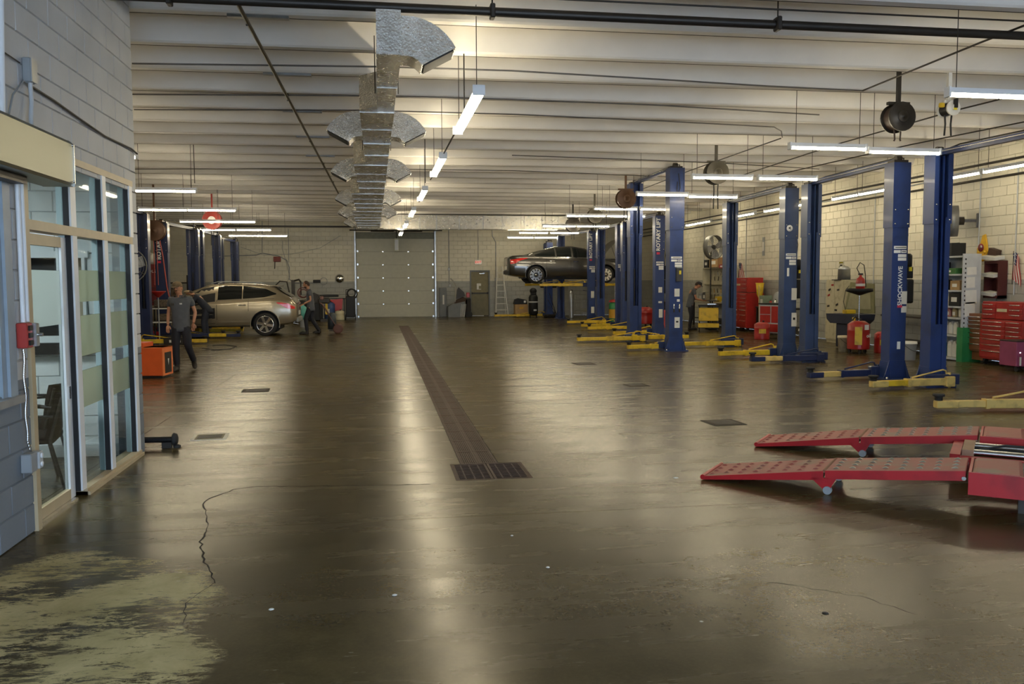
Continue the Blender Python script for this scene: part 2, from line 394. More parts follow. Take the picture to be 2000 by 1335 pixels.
# ---- trench drain
def grate_mesh(w, l, nb, along='y', name='grate'):
    mb = MB(); t = .022; z0, z1 = -.045, -.002
    mb.bx(-w/2, -w/2+t, -l/2, l/2, z0, z1).bx(w/2-t, w/2, -l/2, l/2, z0, z1).bx(-w/2+t, w/2-t, -l/2, -l/2+t, z0, z1).bx(-w/2+t, w/2-t, l/2-t, l/2, z0, z1)
    for i in range(nb):
        if along == 'y':
            x = -w/2+t+(w-2*t)*(i+.5)/nb; mb.bx(x-.007, x+.007, -l/2+t, l/2-t, z0, z1-.002)
        else:
            y = -l/2+t+(l-2*t)*(i+.5)/nb; mb.bx(-w/2+t, w/2-t, y-.007, y+.007, z0, z1-.002)
    for k in (-.25, 0, .25):
        if along == 'y': mb.bx(-w/2+t, w/2-t, l*k-.006, l*k+.006, z0, z1-.004)
        else: mb.bx(w*k-.006, w*k+.006, -l/2+t, l/2-t, z0, z1-.004)
    return mb
dr = thing('trench_drain', 'long rusty grated trench drain with a T shaped head down the middle of the floor', 'drain', ((TX0+TX1)/2, TY0, 0))
ox = (TX0+TX1)/2
ch = MB(); ch.bx(TX0-ox, TX1-ox, 0, TY1-TY0, -.25, -.24).bx(TX0-ox-.01, TX0-ox+.004, 0, TY1-TY0, -.25, -.004).bx(TX1-ox-.004, TX1-ox+.01, 0, TY1-TY0, -.25, -.004)
ch.build('channel', CONC, dr)
ln = (TY1-TY0)/42
gw = TX1-TX0-.012
ga = grate_mesh(gw/2-.002, ln-.004, 7).build('grate', RUST, dr); first = True
for i in range(42):
    for s in (-1, 1):
        o = ga if first else ga.copy()
        if not first: COL.objects.link(o)
        first = False; o.location = (s*gw/4, ln*(i+.5), 0)
hw_ = (HX1-HX0)/2
gb = grate_mesh(hw_-.008, TY0-HY0-.012, 11, 'x').build('grate', RUST, dr); cx = (HX0+HX1)/2-ox
gb.location = (cx-hw_/2, (HY0-TY0)/2, 0); gc = gb.copy(); COL.objects.link(gc); gc.location = (cx+hw_/2, (HY0-TY0)/2, 0)
fr = MB(); z0, z1 = -.10, .001
for (a, b, c, d) in ((cx-hw_-.012, cx-hw_+.006, HY0-TY0-.01, 0), (cx+hw_-.006, cx+hw_+.012, HY0-TY0-.01, 0), (cx-hw_, cx+hw_, HY0-TY0-.012, HY0-TY0+.006)): fr.bx(a, b, c, d, z0, z1)
fr.bx(cx-hw_, cx+hw_, HY0-TY0, 0, -.2, -.19)
fr.build('drain_frame', RUST, dr)
nm = ['small square floor drain cover on the right side, farthest of the row', 'small square floor drain cover third from the ramps on the right', 'small dark square drain cover nearest the red ramps', 'dark round-edged drain cover on the left near the man walking', 'pale framed drain cover on the floor nearest the office corner', 'small drain cover among the far right floor marks']
for (x, y, s), l in zip(drains[:5], nm):
    t = thing('drain_cover', l, 'drain', (x, y, 0), radians(4), 'square floor drain covers')
    MB().bx(-s/2, s/2, -s/2, s/2, 0, .004).build('cover_frame', PAPER if 'pale' in l else CONC, t)
    MB().bx(-s/2+.04, s/2-.04, -s/2+.04, s/2-.04, .004, .007, ).build('lid', mat('pale_cover', (.20, .18, .11), .6) if 'pale' in l else mat('cover_iron', (.05, .038, .024), .7, .2), t)
    mb = MB()
    for k in range(5): mb.bx(-s/2+.06, s/2-.06, -s/2+.08+k*(s-.16)/5, -s/2+.10+k*(s-.16)/5, .007, .010)
    mb.build('ridge', DARKM, t)

# ---- ceiling : concrete tee stems running wall to wall
cei = structure('ceiling')
poly = []
def stem(y, w=.15, depth=.40, pitch=1.261):
    return [(y-pitch/2+.004, ZC+depth), (y-w/2-.24, ZC+depth), (y-w/2-.012, ZC+.02), (y-w/2+.012, ZC), (y+w/2-.012, ZC), (y+w/2+.012, ZC+.02), (y+w/2+.24, ZC+depth), (y+pitch/2-.004, ZC+depth), (y+pitch/2-.004, ZC+depth+.06), (y-pitch/2+.004, ZC+depth+.06)]
tee = MB().prism([(p, z) for p, z in stem(0)], 'x', XL-.1, XR+.1)
t0 = tee.build('ceiling_beam', CEIL, cei); NB = 38
j0 = MB().bx(XL, XR, .058, .078, ZC-.0015, ZC+.01).build('joint', mat('joint_dark', (.07, .055, .04), .8), cei)  # dark strip set flush along the far edge of each stem's underside
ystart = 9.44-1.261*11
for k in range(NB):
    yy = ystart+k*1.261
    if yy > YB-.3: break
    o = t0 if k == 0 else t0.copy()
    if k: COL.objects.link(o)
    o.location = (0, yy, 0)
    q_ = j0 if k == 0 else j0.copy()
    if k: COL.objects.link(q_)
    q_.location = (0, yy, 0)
MB().bx(XL-.2, XR+.2, YF, YB+.2, ZC+.53, ZC+.6).build('roof_slab', CEIL, cei)
pl0 = None
for (px, py, w) in ((503, 29, .62), (560, 142, .62), (589, 213, .62), (608, 260, .62), (622, 296, .62)):
    p = at(px, py, z=ZC-.01); k = round((p.y-9.44)/1.261); yy = 9.44+1.261*k
    if pl0 is None: pl0 = MB().bx(-w/2, w/2, -.035, .035, -.03, 0).bx(-w/2, w/2, -.035, -.03, -.03, .03).build('bearing_channel', GALV, cei); o = pl0
    else: o = pl0.copy(); COL.objects.link(o)
    o.location = (p.x, yy, ZC-.001)

# ---- walls
wr = structure('wall_right'); MB().bx(XR, XR+.2, YF, YB+.2, 0, ZC+.5).build('backing', BLKM, wr)
block_wall(wr, BLK, (XR-.002, YB, 0), (0, -1, 0), YB-YF, 0, ZC+.4, [], lambda c: (YB-c[0] < 15.2, YB-c[0]))
wb = structure('wall_back')
DX0, DX1, DZ = -1.05, 2.66, 4.07      # roll-up door opening
EX0, EX1, EZ = 4.40, 5.38, 2.24       # exit door opening
for (a, b, z0, z1) in ((XL, DX0, 0, ZC+.5), (DX1, EX0, 0, ZC+.5), (EX1, XR, 0, ZC+.5), (DX0, DX1, DZ, ZC+.5), (EX0, EX1, EZ, ZC+.5)): 
    MB().bx(a, b, YB, YB+.2, z0, z1).build('backing', BLKM, wb)
block_wall(wb, BLK, (XL, YB-.002, 0), (1, 0, 0), XR-XL, 0, ZC+.4, [(DX0-XL, DX1-XL, 0, DZ), (EX0-XL, EX1-XL, 0, EZ)], lambda c: abs(c[0]+XL-3.5))
wl = structure('wall_left'); MB().bx(XL-.2, XL, YF, YB+.2, 0, ZC+.5).build('backing', BLKM, wl)
block_wall(wl, BLK, (XL+.002, 20, 0), (0, 1, 0), YB-20, 0, ZC+.4, [], lambda c: c[0], 0)
# front wall behind the camera: open bay door, right opening added for more daylight
wf = structure('wall_front')
MB().bx(XL, -2.0, YF-.2, YF, 0, ZC+.5).bx(2.2, 4.0, YF-.2, YF, 0, ZC+.5).bx(8.2, XR, YF-.2, YF, 0, ZC+.5).bx(-2.0, 2.2, YF-.2, YF, 3.9, ZC+.5).bx(4.0, 8.2, YF-.2, YF, 3.9, ZC+.5).build('panel', BLK, wf)

# ---- office wall (left foreground)
OX, OY1 = -2.42, 9.29
SY0, SY1, SZ = 6.42, 9.10, 2.745       # storefront opening
WY0, WY1, WZ0, WZ1 = 4.2, 6.12, 1.0, 2.42
wo = structure('wall_office')
TH = .20
for (a, b, z0, z1) in ((YF, WY0, 0, ZC+.5), (WY1, SY0, 0, ZC+.5), (WY0, WY1, 0, WZ0), (WY0, WY1, WZ1, ZC+.5), (SY0, SY1, SZ, ZC+.5), (SY1, OY1, 0, ZC+.5)):
    MB().bx(OX-TH, OX-.013, a, b, z0, z1).build('backing', OBLKM, wo)
block_wall(wo, OBLK, (OX-.013, YF, 0), (0, 1, 0), OY1-YF, 0, ZC+.4, [(WY0-YF, WY1-YF, WZ0, WZ1), (SY0-YF, SY1-YF, 0, SZ)], lambda c: -c[0])
wob = structure('wall_office_back')      # the office's rear wall, seen through the glass and from the garage
HXa, HXb, HZ0, HZ1 = -4.3, -2.88, 1.15, 1.99
IX = -5.6
for (a, b, z0, z1) in ((IX, HXa, 0, ZC+.5), (HXb, OX-.013, 0, ZC+.5), (HXa, HXb, 0, HZ0), (HXa, HXb, HZ1, ZC+.5)):
    MB().bx(a, b, 9.152, OY1, z0, z1).build('backing', LGREY, wob)
block_wall(wob, IBLK, (IX, 9.15, 0), (1, 0, 0), OX-IX-.05, 0, 2.9, [(HXa-IX, HXb-IX, HZ0, HZ1)], lambda c: -c[0])
MB().bx(IX, OX-.05, 9.115, 9.135, 0, .12).build('baseboard', LGREY, wob)
wos = structure('wall_office_side'); MB().bx(IX-.1, IX, YF, OY1, 0, 3.0).build('panel', IBLK, wos)
trm = structure('trim_1'); MB().bx(HXa-.05, HXb+.03, 9.10, 9.17, HZ1, HZ1+.065).build('header', WHITEM, trm)
MB().bx(HXa-.05, HXb+.03, 9.02, 9.2, HZ0-.11, HZ0).build('sill', BLACK, trm)
MB().bx(HXb-.03, HXb+.0, 9.10, 9.2, HZ0, HZ1).build('jamb', WHITEM, trm)
oc = structure('ceiling_office'); MB().bx(IX, OX-TH, YF, 9.15, 2.9, 2.95).build('panel', mat('office_ceiling_tile', (.35, .36, .36), .7), oc)
# room beyond the hatch: tan wall and dark doorway
rb = structure('wall_beyond')
MB().bx(IX, OX-TH, 9.32, 9.36, .9, 2.2).build('panel', mat('tan_wall_paint', (.42, .35, .24), .6), rb)
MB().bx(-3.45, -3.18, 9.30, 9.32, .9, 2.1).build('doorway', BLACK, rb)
# ================================================================ OFFICE FRONT
GL = glass_mat('clear_glass', (.82, .86, .84))
FROST = glass_mat('frosted_film_glass', (.80, .84, .74), .62, (.52, .55, .42))
st = tag(structure('window_1', (OX, 0, 0)), 'office storefront of white and cream frames with frosted glass bands')
fx0, fx1 = -.13, .012
MB().bx(fx0, fx1, SY0, SY1+.02, SZ-.055, SZ+.0).bx(fx0, fx1, SY0, 9.06, 2.12, 2.19).build('rail', CREAMF, st)
MB().bx(fx0, fx1+.01, 7.44, SY1, 0, .055).bx(fx0, fx1+.03, 7.44, SY1, 0, .03).build('sill', CREAMF, st)
MB().bx(fx0, fx1, SY0, SY0+.05, 0, SZ).bx(fx1-.02, fx1+.01, SY0-.02, SY0+.05, 0, SZ).build('jamb', CREAMF, st)
MB().bx(fx0, fx1-.02, SY0+.05, 7.3, 0, .018).build('threshold', STEEL, st)
def mull(y0, y1, z0, z1):
    MB().bx(-.095, -.045, y0, y1, z0, z1).build('mullion', CYANW, st)
    MB().bx(-.045, -.004, y0-.004, y1, z0, z1).build('gasket', BLACK, st)
    MB().bx(-.02, .010, y0+.012, y1+.004, z0, z1).build('mullion_cap', WHITEM, st)
for z0, z1 in ((.055, 2.12), (2.19, SZ-.055)):
    mull(7.35 if z0 < 1 else 7.33, 7.46, z0, z1); mull(8.15, 8.26, z0, z1); mull(8.99, 9.10, z0, z1)
def pane(y0, y1, z0, z1, m, x=-.05, name='pane'): MB().bx(x-.003, x+.003, y0, y1, z0, z1).build(name, m, st)
for (a, b) in ((SY0+.05, 7.33), (7.46, 8.15), (8.26, 8.99)): pane(a, b, 2.19, SZ-.055, GL)
bands = [(.055, .70, 0), (.70, 1.01, 1), (1.01, 1.13, 0), (1.13, 1.47, 1), (1.47, 1.585, 0), (1.585, 1.85, 1), (1.85, 2.12, 0)]
for (a, b) in ((7.46, 8.15), (8.26, 8.99)):
    for z0, z1, f in bands:
        if f: pane(a, b, z0, z1, FROST, name='frosted_pane')
        else: pane(a, b, z0, z1, GL)
text('\u2014 \u00b7 \u2014', .05, PAPER, st, (-.045, 7.52, 1.53), (pi/2, 0, pi/2))
# office door leaf, slightly recessed
dl = structure('door_1', (OX-.06, 0, 0))
MB().bx(-.02, .02, 7.24, 7.345, .02, 2.10).build('stile', WHITEM, dl)
MB().bx(-.02, .02, SY0+.05, SY0+.11, .02, 2.10).build('hinge_stile', CREAMF, dl)
MB().bx(-.02, .02, SY0+.11, 7.24, 2.02, 2.10).build('top_rail', CREAMF, dl)
MB().bx(-.02, .02, SY0+.11, 7.24, .02, .10).build('bottom_rail', CREAMF, dl)
MB().bx(-.003, .003, SY0+.11, 7.24, .10, 1.42).bx(-.003, .003, SY0+.11, 7.24, 1.84, 2.02).build('pane', GL, dl)
MB().bx(-.003, .003, SY0+.11, 7.24, 1.42, 1.84).build('frosted_pane', glass_mat('pale_frosted_glass', (.85, .9, .88), .7, (.62, .68, .64)), dl)
MB().bx(.02, .028, 7.27, 7.31, .82, .92).build('lock_plate', STEEL, dl)
# window further left
w2 = structure('window_2', (OX, 0, 0)); GB = mat('grey_window_frame', (.30, .36, .42), .45)
MB().bx(-.12, .03, WY1-.09, WY1+.02, WZ0, WZ1).bx(-.12, .01, WY1-.16, WY1-.09, WZ0, WZ1).build('window_frame', GB, w2)
MB().bx(-.12, .06, WY0, WY1+.06, WZ0-.05, WZ0).build('sill', mat('sill_stone', (.30, .29, .27), .6), w2)
MB().bx(-.06, -.05, WY0, WY1-.15, WZ0, WZ1).build('pane', glass_mat('reflective_pane', (.7, .85, .95), .5, (.6, .75, .85)), w2)
# stainless roll shutter housing over it
rh = thing('shutter_housing', 'stainless steel roll shutter housing on the office wall above the window', 'housing', (OX, 5.3, 2.45))
hy = 1.50
MB().prism([(0, 0), (.21, .0), (.22, .02), (.22, .30), (.19, .33), (0, .33)], 'y', -1.2, hy).build('cover', STAIN, rh)
MB().prism([(0, -.003), (.222, -.003), (.226, .02), (.226, .305), (.19, .335), (0, .335)], 'y', hy, hy+.012).build('end_cap', STEEL, rh)
MB().lathe([(.008, 0), (.008, .01), (.003, .013)], 8, (.226, hy-.04, .03), 'x').lathe([(.008, 0), (.008, .01), (.003, .013)], 8, (.226, hy-.04, .29), 'x').build('rivet', STEEL, rh)
MB().bx(.02, .12, -1, .9, -.05, 0).build('shutter_slot', DARKM, rh)
# conduits and boxes on the office wall
def pipe(name, label, pts, r, m, cat='pipe', group=None, clamps=0):
    o = MB().tube(pts, r, 8).build(name, m); tag(o, label, cat, group); return o
X = OX+.02
jb = at(47, 138, x=OX); bx_ = thing('junction_box', 'grey junction box at the top of the conduit on the office wall', 'junction box', (OX, jb.y, jb.z))
MB().box((.03, 0, 0), (.06, .09, .17), bev=.008).build('box', GREYM, bx_); MB().box((.064, 0, 0), (.008, .095, .16)).build('cover_plate', GALV, bx_)
pipe('conduit', 'grey conduit bending down from the junction box to the shutter housing', [(X+.02, jb.y-.01, jb.z-.08), (X+.02, jb.y-.0, jb.z-.22), (X+.03, jb.y-.05, jb.z-.34), (X+.06, jb.y-.12, 2.76)], .016, LGREY, 'conduit')
c0 = [at(*p, x=X) for p in ((150, 228), (205, 266), (256, 290))]
pipe('electric_cable', 'black cable sagging from the junction box to the corner of the office wall', [at(60, 168, x=X), at(105, 196, x=X)]+c0+[(X, OY1+.01, c0[-1].z-.02)], .009, DARKM, 'cable')
pipe('electric_cable', 'thin grey cable looping above the shutter housing', [at(14, 330, x=X), at(16, 230, x=X), at(25, 185, x=X), at(45, 158, x=X), at(60, 166, x=X)], .007, GREYM, 'cable')
pipe('electric_cable', 'thin dark cable rising to the junction box from the left edge', [at(-60, 60, x=X), at(8, 102, x=X), at(38, 122, x=X)], .005, DARKM, 'cable')
pipe('conduit', 'white vertical pipe at the left edge above the shutter housing', [at(4, 262, x=X+.02), at(0, -60, x=X+.02)], .022, WHITEM, 'pipe')
for k, y in enumerate((6.27, 6.34)):
    pipe('conduit', ['white conduit running down to the red switch box, left of two', 'white conduit running down to the red switch box, right of two'][k], [(OX+.03, y, 2.45), (OX+.03, y, 1.48)], .016, WHITEM, 'conduit')
sb = thing('switch_box', 'small red switch box with dark push buttons on the office wall', 'switch box', (OX, 6.30, 1.39))
MB().box((.035, -.03, 0), (.07, .10, .17), bev=.006).build('box', mat('switch_red', (.45, .05, .04), .4), sb)
for zz in (-.05, 0, .05): MB().box((.075, -.03, zz), (.012, .06, .035), bev=.004).build('push_button', BLACK, sb)
MB().box((.045, .055, 0), (.09, .06, .16), bev=.006).build('side_box', GALV, sb); MB().cyl((.09, .06, 0), (.12, .06, .0), .012, 8).build('lever', STEEL, sb)
fc = [Vector((OX+.03, 6.25+.012*sin(i*1.1), 1.30-i*.045)) for i in range(15)]+[Vector((OX+.03, 6.29, .60))]
o = MB(); 
for p, q in zip(fc, fc[1:]): 
    for t in range(3):
        c = p.lerp(q, (t+.5)/3); o.tube([c+Vector((0, 0, .006)), c-Vector((0, 0, .006))], .0105, 6)
    o.tube([p, q], .007, 6)
tag(o.build('flexible_conduit', STEEL), 'ribbed metal flexible conduit hanging from the red switch box to the outlet', 'conduit')
ob = thing('outlet_box', 'grey double outlet box low on the office wall beside the door', 'outlet', (OX, 6.30, .52))
MB().box((.035, -.05, 0), (.07, .11, .13), bev=.006).build('box', GREYM, ob); MB().box((.05, .045, .0), (.06, .07, .12), bev=.005).build('outlet_plate', LGREY, ob)
for zz in (-.03, .03): MB().lathe([(.018, 0), (.018, .008), (.0, .009)], 10, (.08, .045, zz), 'x').build('socket', WHITEM, ob)
# picture inside the office
pc = thing('framed_picture', 'tiny dark framed picture on the office back wall seen through the glass', 'picture', (-2.76, 9.13, 1.93))
MB().box((0, 0, 0), (.11, .015, .14)).build('frame', BLACK, pc); MB().box((0, -.009, 0), (.09, .004, .12)).build('print', PAPER, pc)
# office ceiling light (lit, out of direct view) keeps the room bright as in the photograph
ol = thing('ceiling_light', 'flat panel light on the office ceiling', 'light', (-4.0, 6.6, 2.88))
MB().box((0, 0, 0), (.62, 1.25, .03)).build('housing', WHITEM, ol)
MB().box((0, 0, -.02), (.56, 1.19, .01)).build('diffuser', mat('office_panel_lit', (1, 1, 1), .5, emit=75.0, emitcol=(.86, .95, 1)), ol)
# office chairs
def office_chair(loc, rz, label):
    t = thing('office_chair', label, 'chair', loc, rz, 'black chairs inside the office'); fab = mat('black_mesh_fabric', (.004, .004, .005), .9, spec=.1)
    st_ = [[(x, y+.05*(x/.24)**2*-1, z) for x in (-.24, -.12, 0, .12, .24)] for (y, z) in ((.20, .44), (.24, .56), (.265, .70), (.30, .83))]
    mb = MB().grid([[Vector(p) for p in r] for r in st_], True); mb.grid([[Vector(p)+Vector((0, .035, 0)) for p in r] for r in st_], True); mb.grid([[Vector(p) for p in st_[-1]], [Vector(p)+Vector((0, .035, 0)) for p in st_[-1]]]); mb.grid([[Vector(r[0]), Vector(r[0])+Vector((0, .035, 0))] for r in st_]); mb.grid([[Vector(r[-1]), Vector(r[-1])+Vector((0, .035, 0))] for r in st_]); mb.build('backrest', fab, t)
    MB().box((0, 0, .44), (.48, .46, .06), bev=.025).build('seat', fab, t)
    for s in (-1, 1):
        MB().tube([(s*.25, -.24, 0), (s*.25, -.20, .44), (s*.27, -.19, .64), (s*.27, .02, .66), (s*.26, .23, .64)], .012, 8).build('arm_frame', BLACK, t)
        MB().box((s*.27, -.08, .672), (.05, .26, .02), bev=.008).build('armrest', BLACK, t)
        MB().tube([(s*.24, .30, 0), (s*.24, .20, .44), (s*.24, .30, .80)], .012, 8).build('leg', BLACK, t)
    return t
office_chair((-2.95, 7.75, 0), radians(-80), 'black mesh office chair in front, just inside the glass door')
office_chair((-3.15, 8.5, 0), radians(-100), 'black office chair with a curved back behind the nearer chair')

# ================================================================ BACK WALL DOORS
d2 = structure('door_2', (0, YB, 0)); PANELM = mat('door_section_enamel', (.55, .54, .43), .5, var=.05)
nsec = 6; hs = 3.77/nsec
for i in range(nsec):
    mb = MB(); z0 = i*hs
    mb.bx(DX0, DX1, .03, .08, z0+.004, z0+hs-.004)
    for k in range(3): mb.bx(DX0+.01, DX1-.01, .018, .03, z0+.02+k*hs/3, z0+(k+1)*hs/3-.014)
    mb.build('panel', PANELM, d2)
    for x in (.205, 1.42) if i else ():
        MB().box((x, .008, z0), (.06, .02, .045)).build('hinge', STEEL, d2)
    for x in (DX0+.06, DX1-.06): MB().box((x, .008, z0+.02), (.07, .025, .09)).build('roller_bracket', STEEL, d2)
MB().bx(DX0, DX1, .0, .06, 3.775, DZ).build('header_panel', mat('door_header', (.20, .21, .17), .6), d2)
for x0, x1 in ((DX0-.09, DX0-.02), (DX1+.02, DX1+.09)):
    MB().bx(x0, x1, -.10, .0, 0, 4.3).build('track', GALV, d2)
    MB().bx(x0+(.05 if x0 < 0 else -.02), x0+(.09 if x0 < 0 else .02), -.06, .0, 0, 4.3).build('seal', DARKM, d2)
MB().bx(DX0-.05, DX1+.05, .1, .16, -.1, DZ+.1).bx(DX0-.05, DX1+.05, -.02, .12, -.1, -.005).build('backing', DARKM, d2)  # unseen sheets added behind the door to stop sky light at the seams
MB().cyl((DX0-.3, -.10, 4.16), (DX1+.4, -.10, 4.16), .03, 10).build('spring_shaft', DARKM, d2)
MB().cyl((-.35, -.10, 4.16), (.75, -.10, 4.16), .07, 12).cyl((.95, -.10, 4.16), (2.1, -.10, 4.16), .07, 12).build('torsion_spring', DARKM, d2)
op = thing('door_opener', 'pale box of the door opener hanging in front of the roll-up door', 'door opener', (.86, YB-.45, 3.15))
MB().box((0, 0, .30), (.20, .13, .60), bev=.01).build('housing', mat('opener_cream', (.62, .66, .55), .4, emit=0), op); MB().cyl((0, 0, .6), (0, 0, 1.78), .02, 8).build('drop_rod', DARKM, op); MB().bx(-.08, .08, -.068, -.064, .06, .54).build('cover_strip', WHITEM, op)
d3 = structure('door_3', (0, YB, 0)); DOL = mat('door_olive_enamel', (.20, .17, .075), .45); DG = mat('door_frame_grey', (.17, .18, .18), .5)
MB().bx(EX0, EX0+.06, -.03, .12, 0, EZ).bx(EX1-.06, EX1, -.03, .12, 0, EZ).bx(EX0+.06, EX1-.06, -.03, .12, EZ-.07, EZ).build('door_frame', DG, d3)
MB().bx(EX0+.065, EX1-.065, .04, .09, .03, EZ-.075).build('leaf', DOL, d3); MB().bx(EX0-.05, EX1+.05, .13, .18, -.1, EZ+.1).bx(EX0-.05, EX1+.05, -.02, .14, -.1, -.005).build('backing', DARKM, d3)  # unseen backing added behind the leaf to keep sky light out
MB().bx(EX0+.10, EX1-.10, -.03, .02, 1.10, 1.15).box((EX0+.11, .02, 1.125), (.05, .06, .09)).box((EX1-.11, .02, 1.125), (.07, .06, .10)).build('push_bar', DARKM, d3)
MB().box((EX0+.45+.15, .0, EZ-.15), (.26, .05, .05)).tube([(EX0+.5, -.02, EZ-.14), (EX0+.75, -.10, EZ-.10)], .012, 6).build('closer', STEEL, d3)
MB().bx(EX0+.10, EX1-.30, .03, .06, .004, .028).build('threshold', WHITEM, d3)  # white strip painted into the gap as light showing under the leaf
MB().bx(EX0+.34, EX0+.55, .032, .038, 1.30, 1.60).build('notice', PAPER, d3); MB().bx(EX0+.44, EX0+.55, .028, .031, 1.33, 1.48).build('notice_photo', OLIVE, d3)
ex = thing('exit_sign', 'red lettered exit sign on the back wall above the olive door', 'sign', ((4.615+4.99)/2, YB-.06, 2.63))
MB().box((0, 0, 0), (.36, .08, .21), bev=.008).build('housing', PAIL, ex)
MB().box((0, -.043, 0), (.34, .006, .19)).build('face_plate', mat('exit_face', (.75, .72, .62), .5, emit=.25, emitcol=(.9, .8, .65)), ex)
text('EXIT', .15, mat('exit_red', (.8, .03, .02), .5, emit=.5, emitcol=(1, .03, .01)), ex, (0, -.05, 0), (pi/2, 0, 0), bold=.002)
MB().tube([(0, 0, .1), (0, 0, 1.75)], .012, 6).build('conduit', GREYM, ex)

# ================================================================ DUCTS
SEG = [(8.45, 11.35, .01), (11.35, 16.5, -.21), (16.5, 21.9, -.43), (21.9, 27.4, -.645), (27.4, 35.6, -.80)]
Z0, Z1 = 3.9, 4.32
du = thing('air_duct', 'foil wrapped air duct trunk stepping wider towards the back, with curved side outlets', 'duct', (0, 8.45, Z0))
def xr(y): return .245-(y-8.45)*.0063
for i, (a, b, xl) in enumerate(SEG):
    nn = max(2, int((b-a)/1.25)); tr = .30 if i < len(SEG)-1 else 0
    for k in range(nn):
        y0, y1 = a+(b-a)*k/nn, a+(b-a)*(k+1)/nn; s0, s1 = xr(y0), xr(y1)
        l0 = l1 = xl
        e = 0 if k == 0 else .004
        MB().prism([(xl+e, y0-8.45+.003), (s0-e, y0-8.45+.003), (s1-e, y1-8.45-.003), (xl+e, y1-8.45-.003)], 'z', e, Z1-Z0).build('duct_section', FOIL, du)
        if i or k: MB().bx(xl-.003, s0+.003, y0-8.45-.006, y0-8.45+.006, -.003, Z1-Z0+.003).build('seam_band', GALV, du)
    if i: 
        px_ = SEG[i-1][2]; ya = a-.42
        MB().prism([(px_, ya-8.45), (px_, a-8.45), (xl, a-8.45), (xl, a-8.45-.16)], 'z', .0, Z1-Z0).build('transition', FOIL, du)
def elbow(side, y, x, w=.40, s=1.0):
    ri, ro = .16*s, .54*s; cx_, cz_ = x, .40-ro*.98; A = radians(62); n = 7; mb = MB()
    y0, y1 = y-8.45, y-8.45+w
    def P(r, t, yy): return (cx_+side*(r*sin(t)+.06), yy, cz_+r*cos(t))
    for k in range(n):
        t0, t1 = A*k/n, A*(k+1)/n; pass
    ring = []
    for k in range(n+1):
        t = A*k/n; ring.append([P(ri, t, y0), P(ro, t, y0), P(ro, t, y1), P(ri, t, y1)])
    vs = [v for r_ in ring for v in r_]; fs = [(i*4+j, i*4+(j+1) % 4, (i+1)*4+(j+1) % 4, (i+1)*4+j) for i in range(n) for j in range(4)]
    fs += [(0, 1, 2, 3), (n*4+3, n*4+2, n*4+1, n*4)]
    mb.add(vs, fs)
    st_ = cx_; mb.add([(cx_-side*.02, y0, cz_+ri), (cx_+side*.06, y0, cz_+ri), (cx_+side*.06, y0, cz_+ro), (cx_-side*.02, y0, cz_+ro), (cx_-side*.02, y1, cz_+ri), (cx_+side*.06, y1, cz_+ri), (cx_+side*.06, y1, cz_+ro), (cx_-side*.02, y1, cz_+ro)], [(0, 1, 2, 3), (7, 6, 5, 4), (0, 4, 5, 1), (2, 6, 7, 3)])
    mb.build('elbow_outlet', FOIL, du)
    c = Vector(P((ri+ro)/2, A, (y0+y1)/2)); 
    tdir = Vector((side*cos(A), 0, -sin(A))); q = Matrix((Vector((side*sin(A), 0, cos(A))), Vector((0, 1, 0)), tdir)).transposed()
    MB().box(c+tdir*.006, (ro-ri-.05, w-.05, .012), q).build('outlet_grille', RUBBER, du)
for side, y in ((1, 8.6), (1, 13.4), (-1, 13.4), (1, 18.5), (-1, 18.5), (1, 24.6), (-1, 24.6), (1, 29.6), (-1, 29.6), (-1, 34.6)):
    xl = [s for s in SEG if s[0] <= y < s[1]][0][2]; elbow(side, y, xr(y) if side > 0 else xl)
for y in (10.2, 14.6, 20, 26, 32):
    xl = [s for s in SEG if s[0] <= y < s[1]][0][2]
    for xx in (xl-.02, xr(y)+.02): MB().cyl((xx, y-8.45, 0), (xx, y-8.45, ZC-Z0+.05), .006, 6).build('hanger_rod', DARKM, du)
bd = thing('back_duct', 'wide foil wrapped duct running right along the top of the back wall', 'duct', (.1, 36.0, 3.88))
xx = -.1; n = 0
while xx < 8.3:
    w = [.95, .75, .7, .95, 1.0, .8][n % 6]; MB().bx(xx+.003, min(xx+w, 8.4)-.003, -.0, .75, (n % 2)*.004, .56).build('duct_section', FOIL, bd)
    MB().bx(xx-.008, xx+.010, -.005, .755, -.005, .565).build('seam_band', GALV, bd); xx += w; n += 1
MB().bx(-.4, 12.6, .1, .2, .60, .68).build('support_beam', DARKM, bd)
du2 = tag(MB().bx(-.85, .2, 35.62, 36.7, 3.885, 4.32).build('duct_elbow', FOIL), 'foil duct corner joining the trunk duct to the back duct', 'duct')

# ================================================================ CEILING PIPES
tag(MB().tube([(XL, 8.60, 4.40), (XR, 8.72, 4.40)], .047, 10).build('sprinkler_pipe', DARKM), 'thick black sprinkler pipe crossing just under the ceiling at the top of the view', 'pipe')
for x in (-1.9, 1.15, 4.15, 7.15, 10):
    t = thing('pipe_hanger', 'black clevis hanger on the thick sprinkler pipe, %s from the left' % {-1.9: 'first', 1.15: 'second', 4.15: 'third', 7.15: 'fourth', 10: 'fifth'}[x], 'hanger', (x, 8.65, 4.35), group='sprinkler pipe hangers')
    MB().box((0, 0, .05), (.05, .12, .14), bev=.01).build('clevis', DARKM, t); MB().cyl((0, 0, .1), (0, 0, .5), .008, 6).build('rod', DARKM, t)
tag(MB().tube([(XL, 8.42, 4.49), (XR, 8.5, 4.49)], .010, 6).build('conduit', DARKM), 'thin dark conduit alongside the thick sprinkler pipe', 'conduit')
ly = [Vector((-1.31+.20*t/30, 8.0+t, 4.47)) for t in range(0, 31)]
pp = thing('ceiling_pipe', 'dark taped pipe running along the ceiling left of the air duct to the far door', 'pipe', (0, 0, 0))
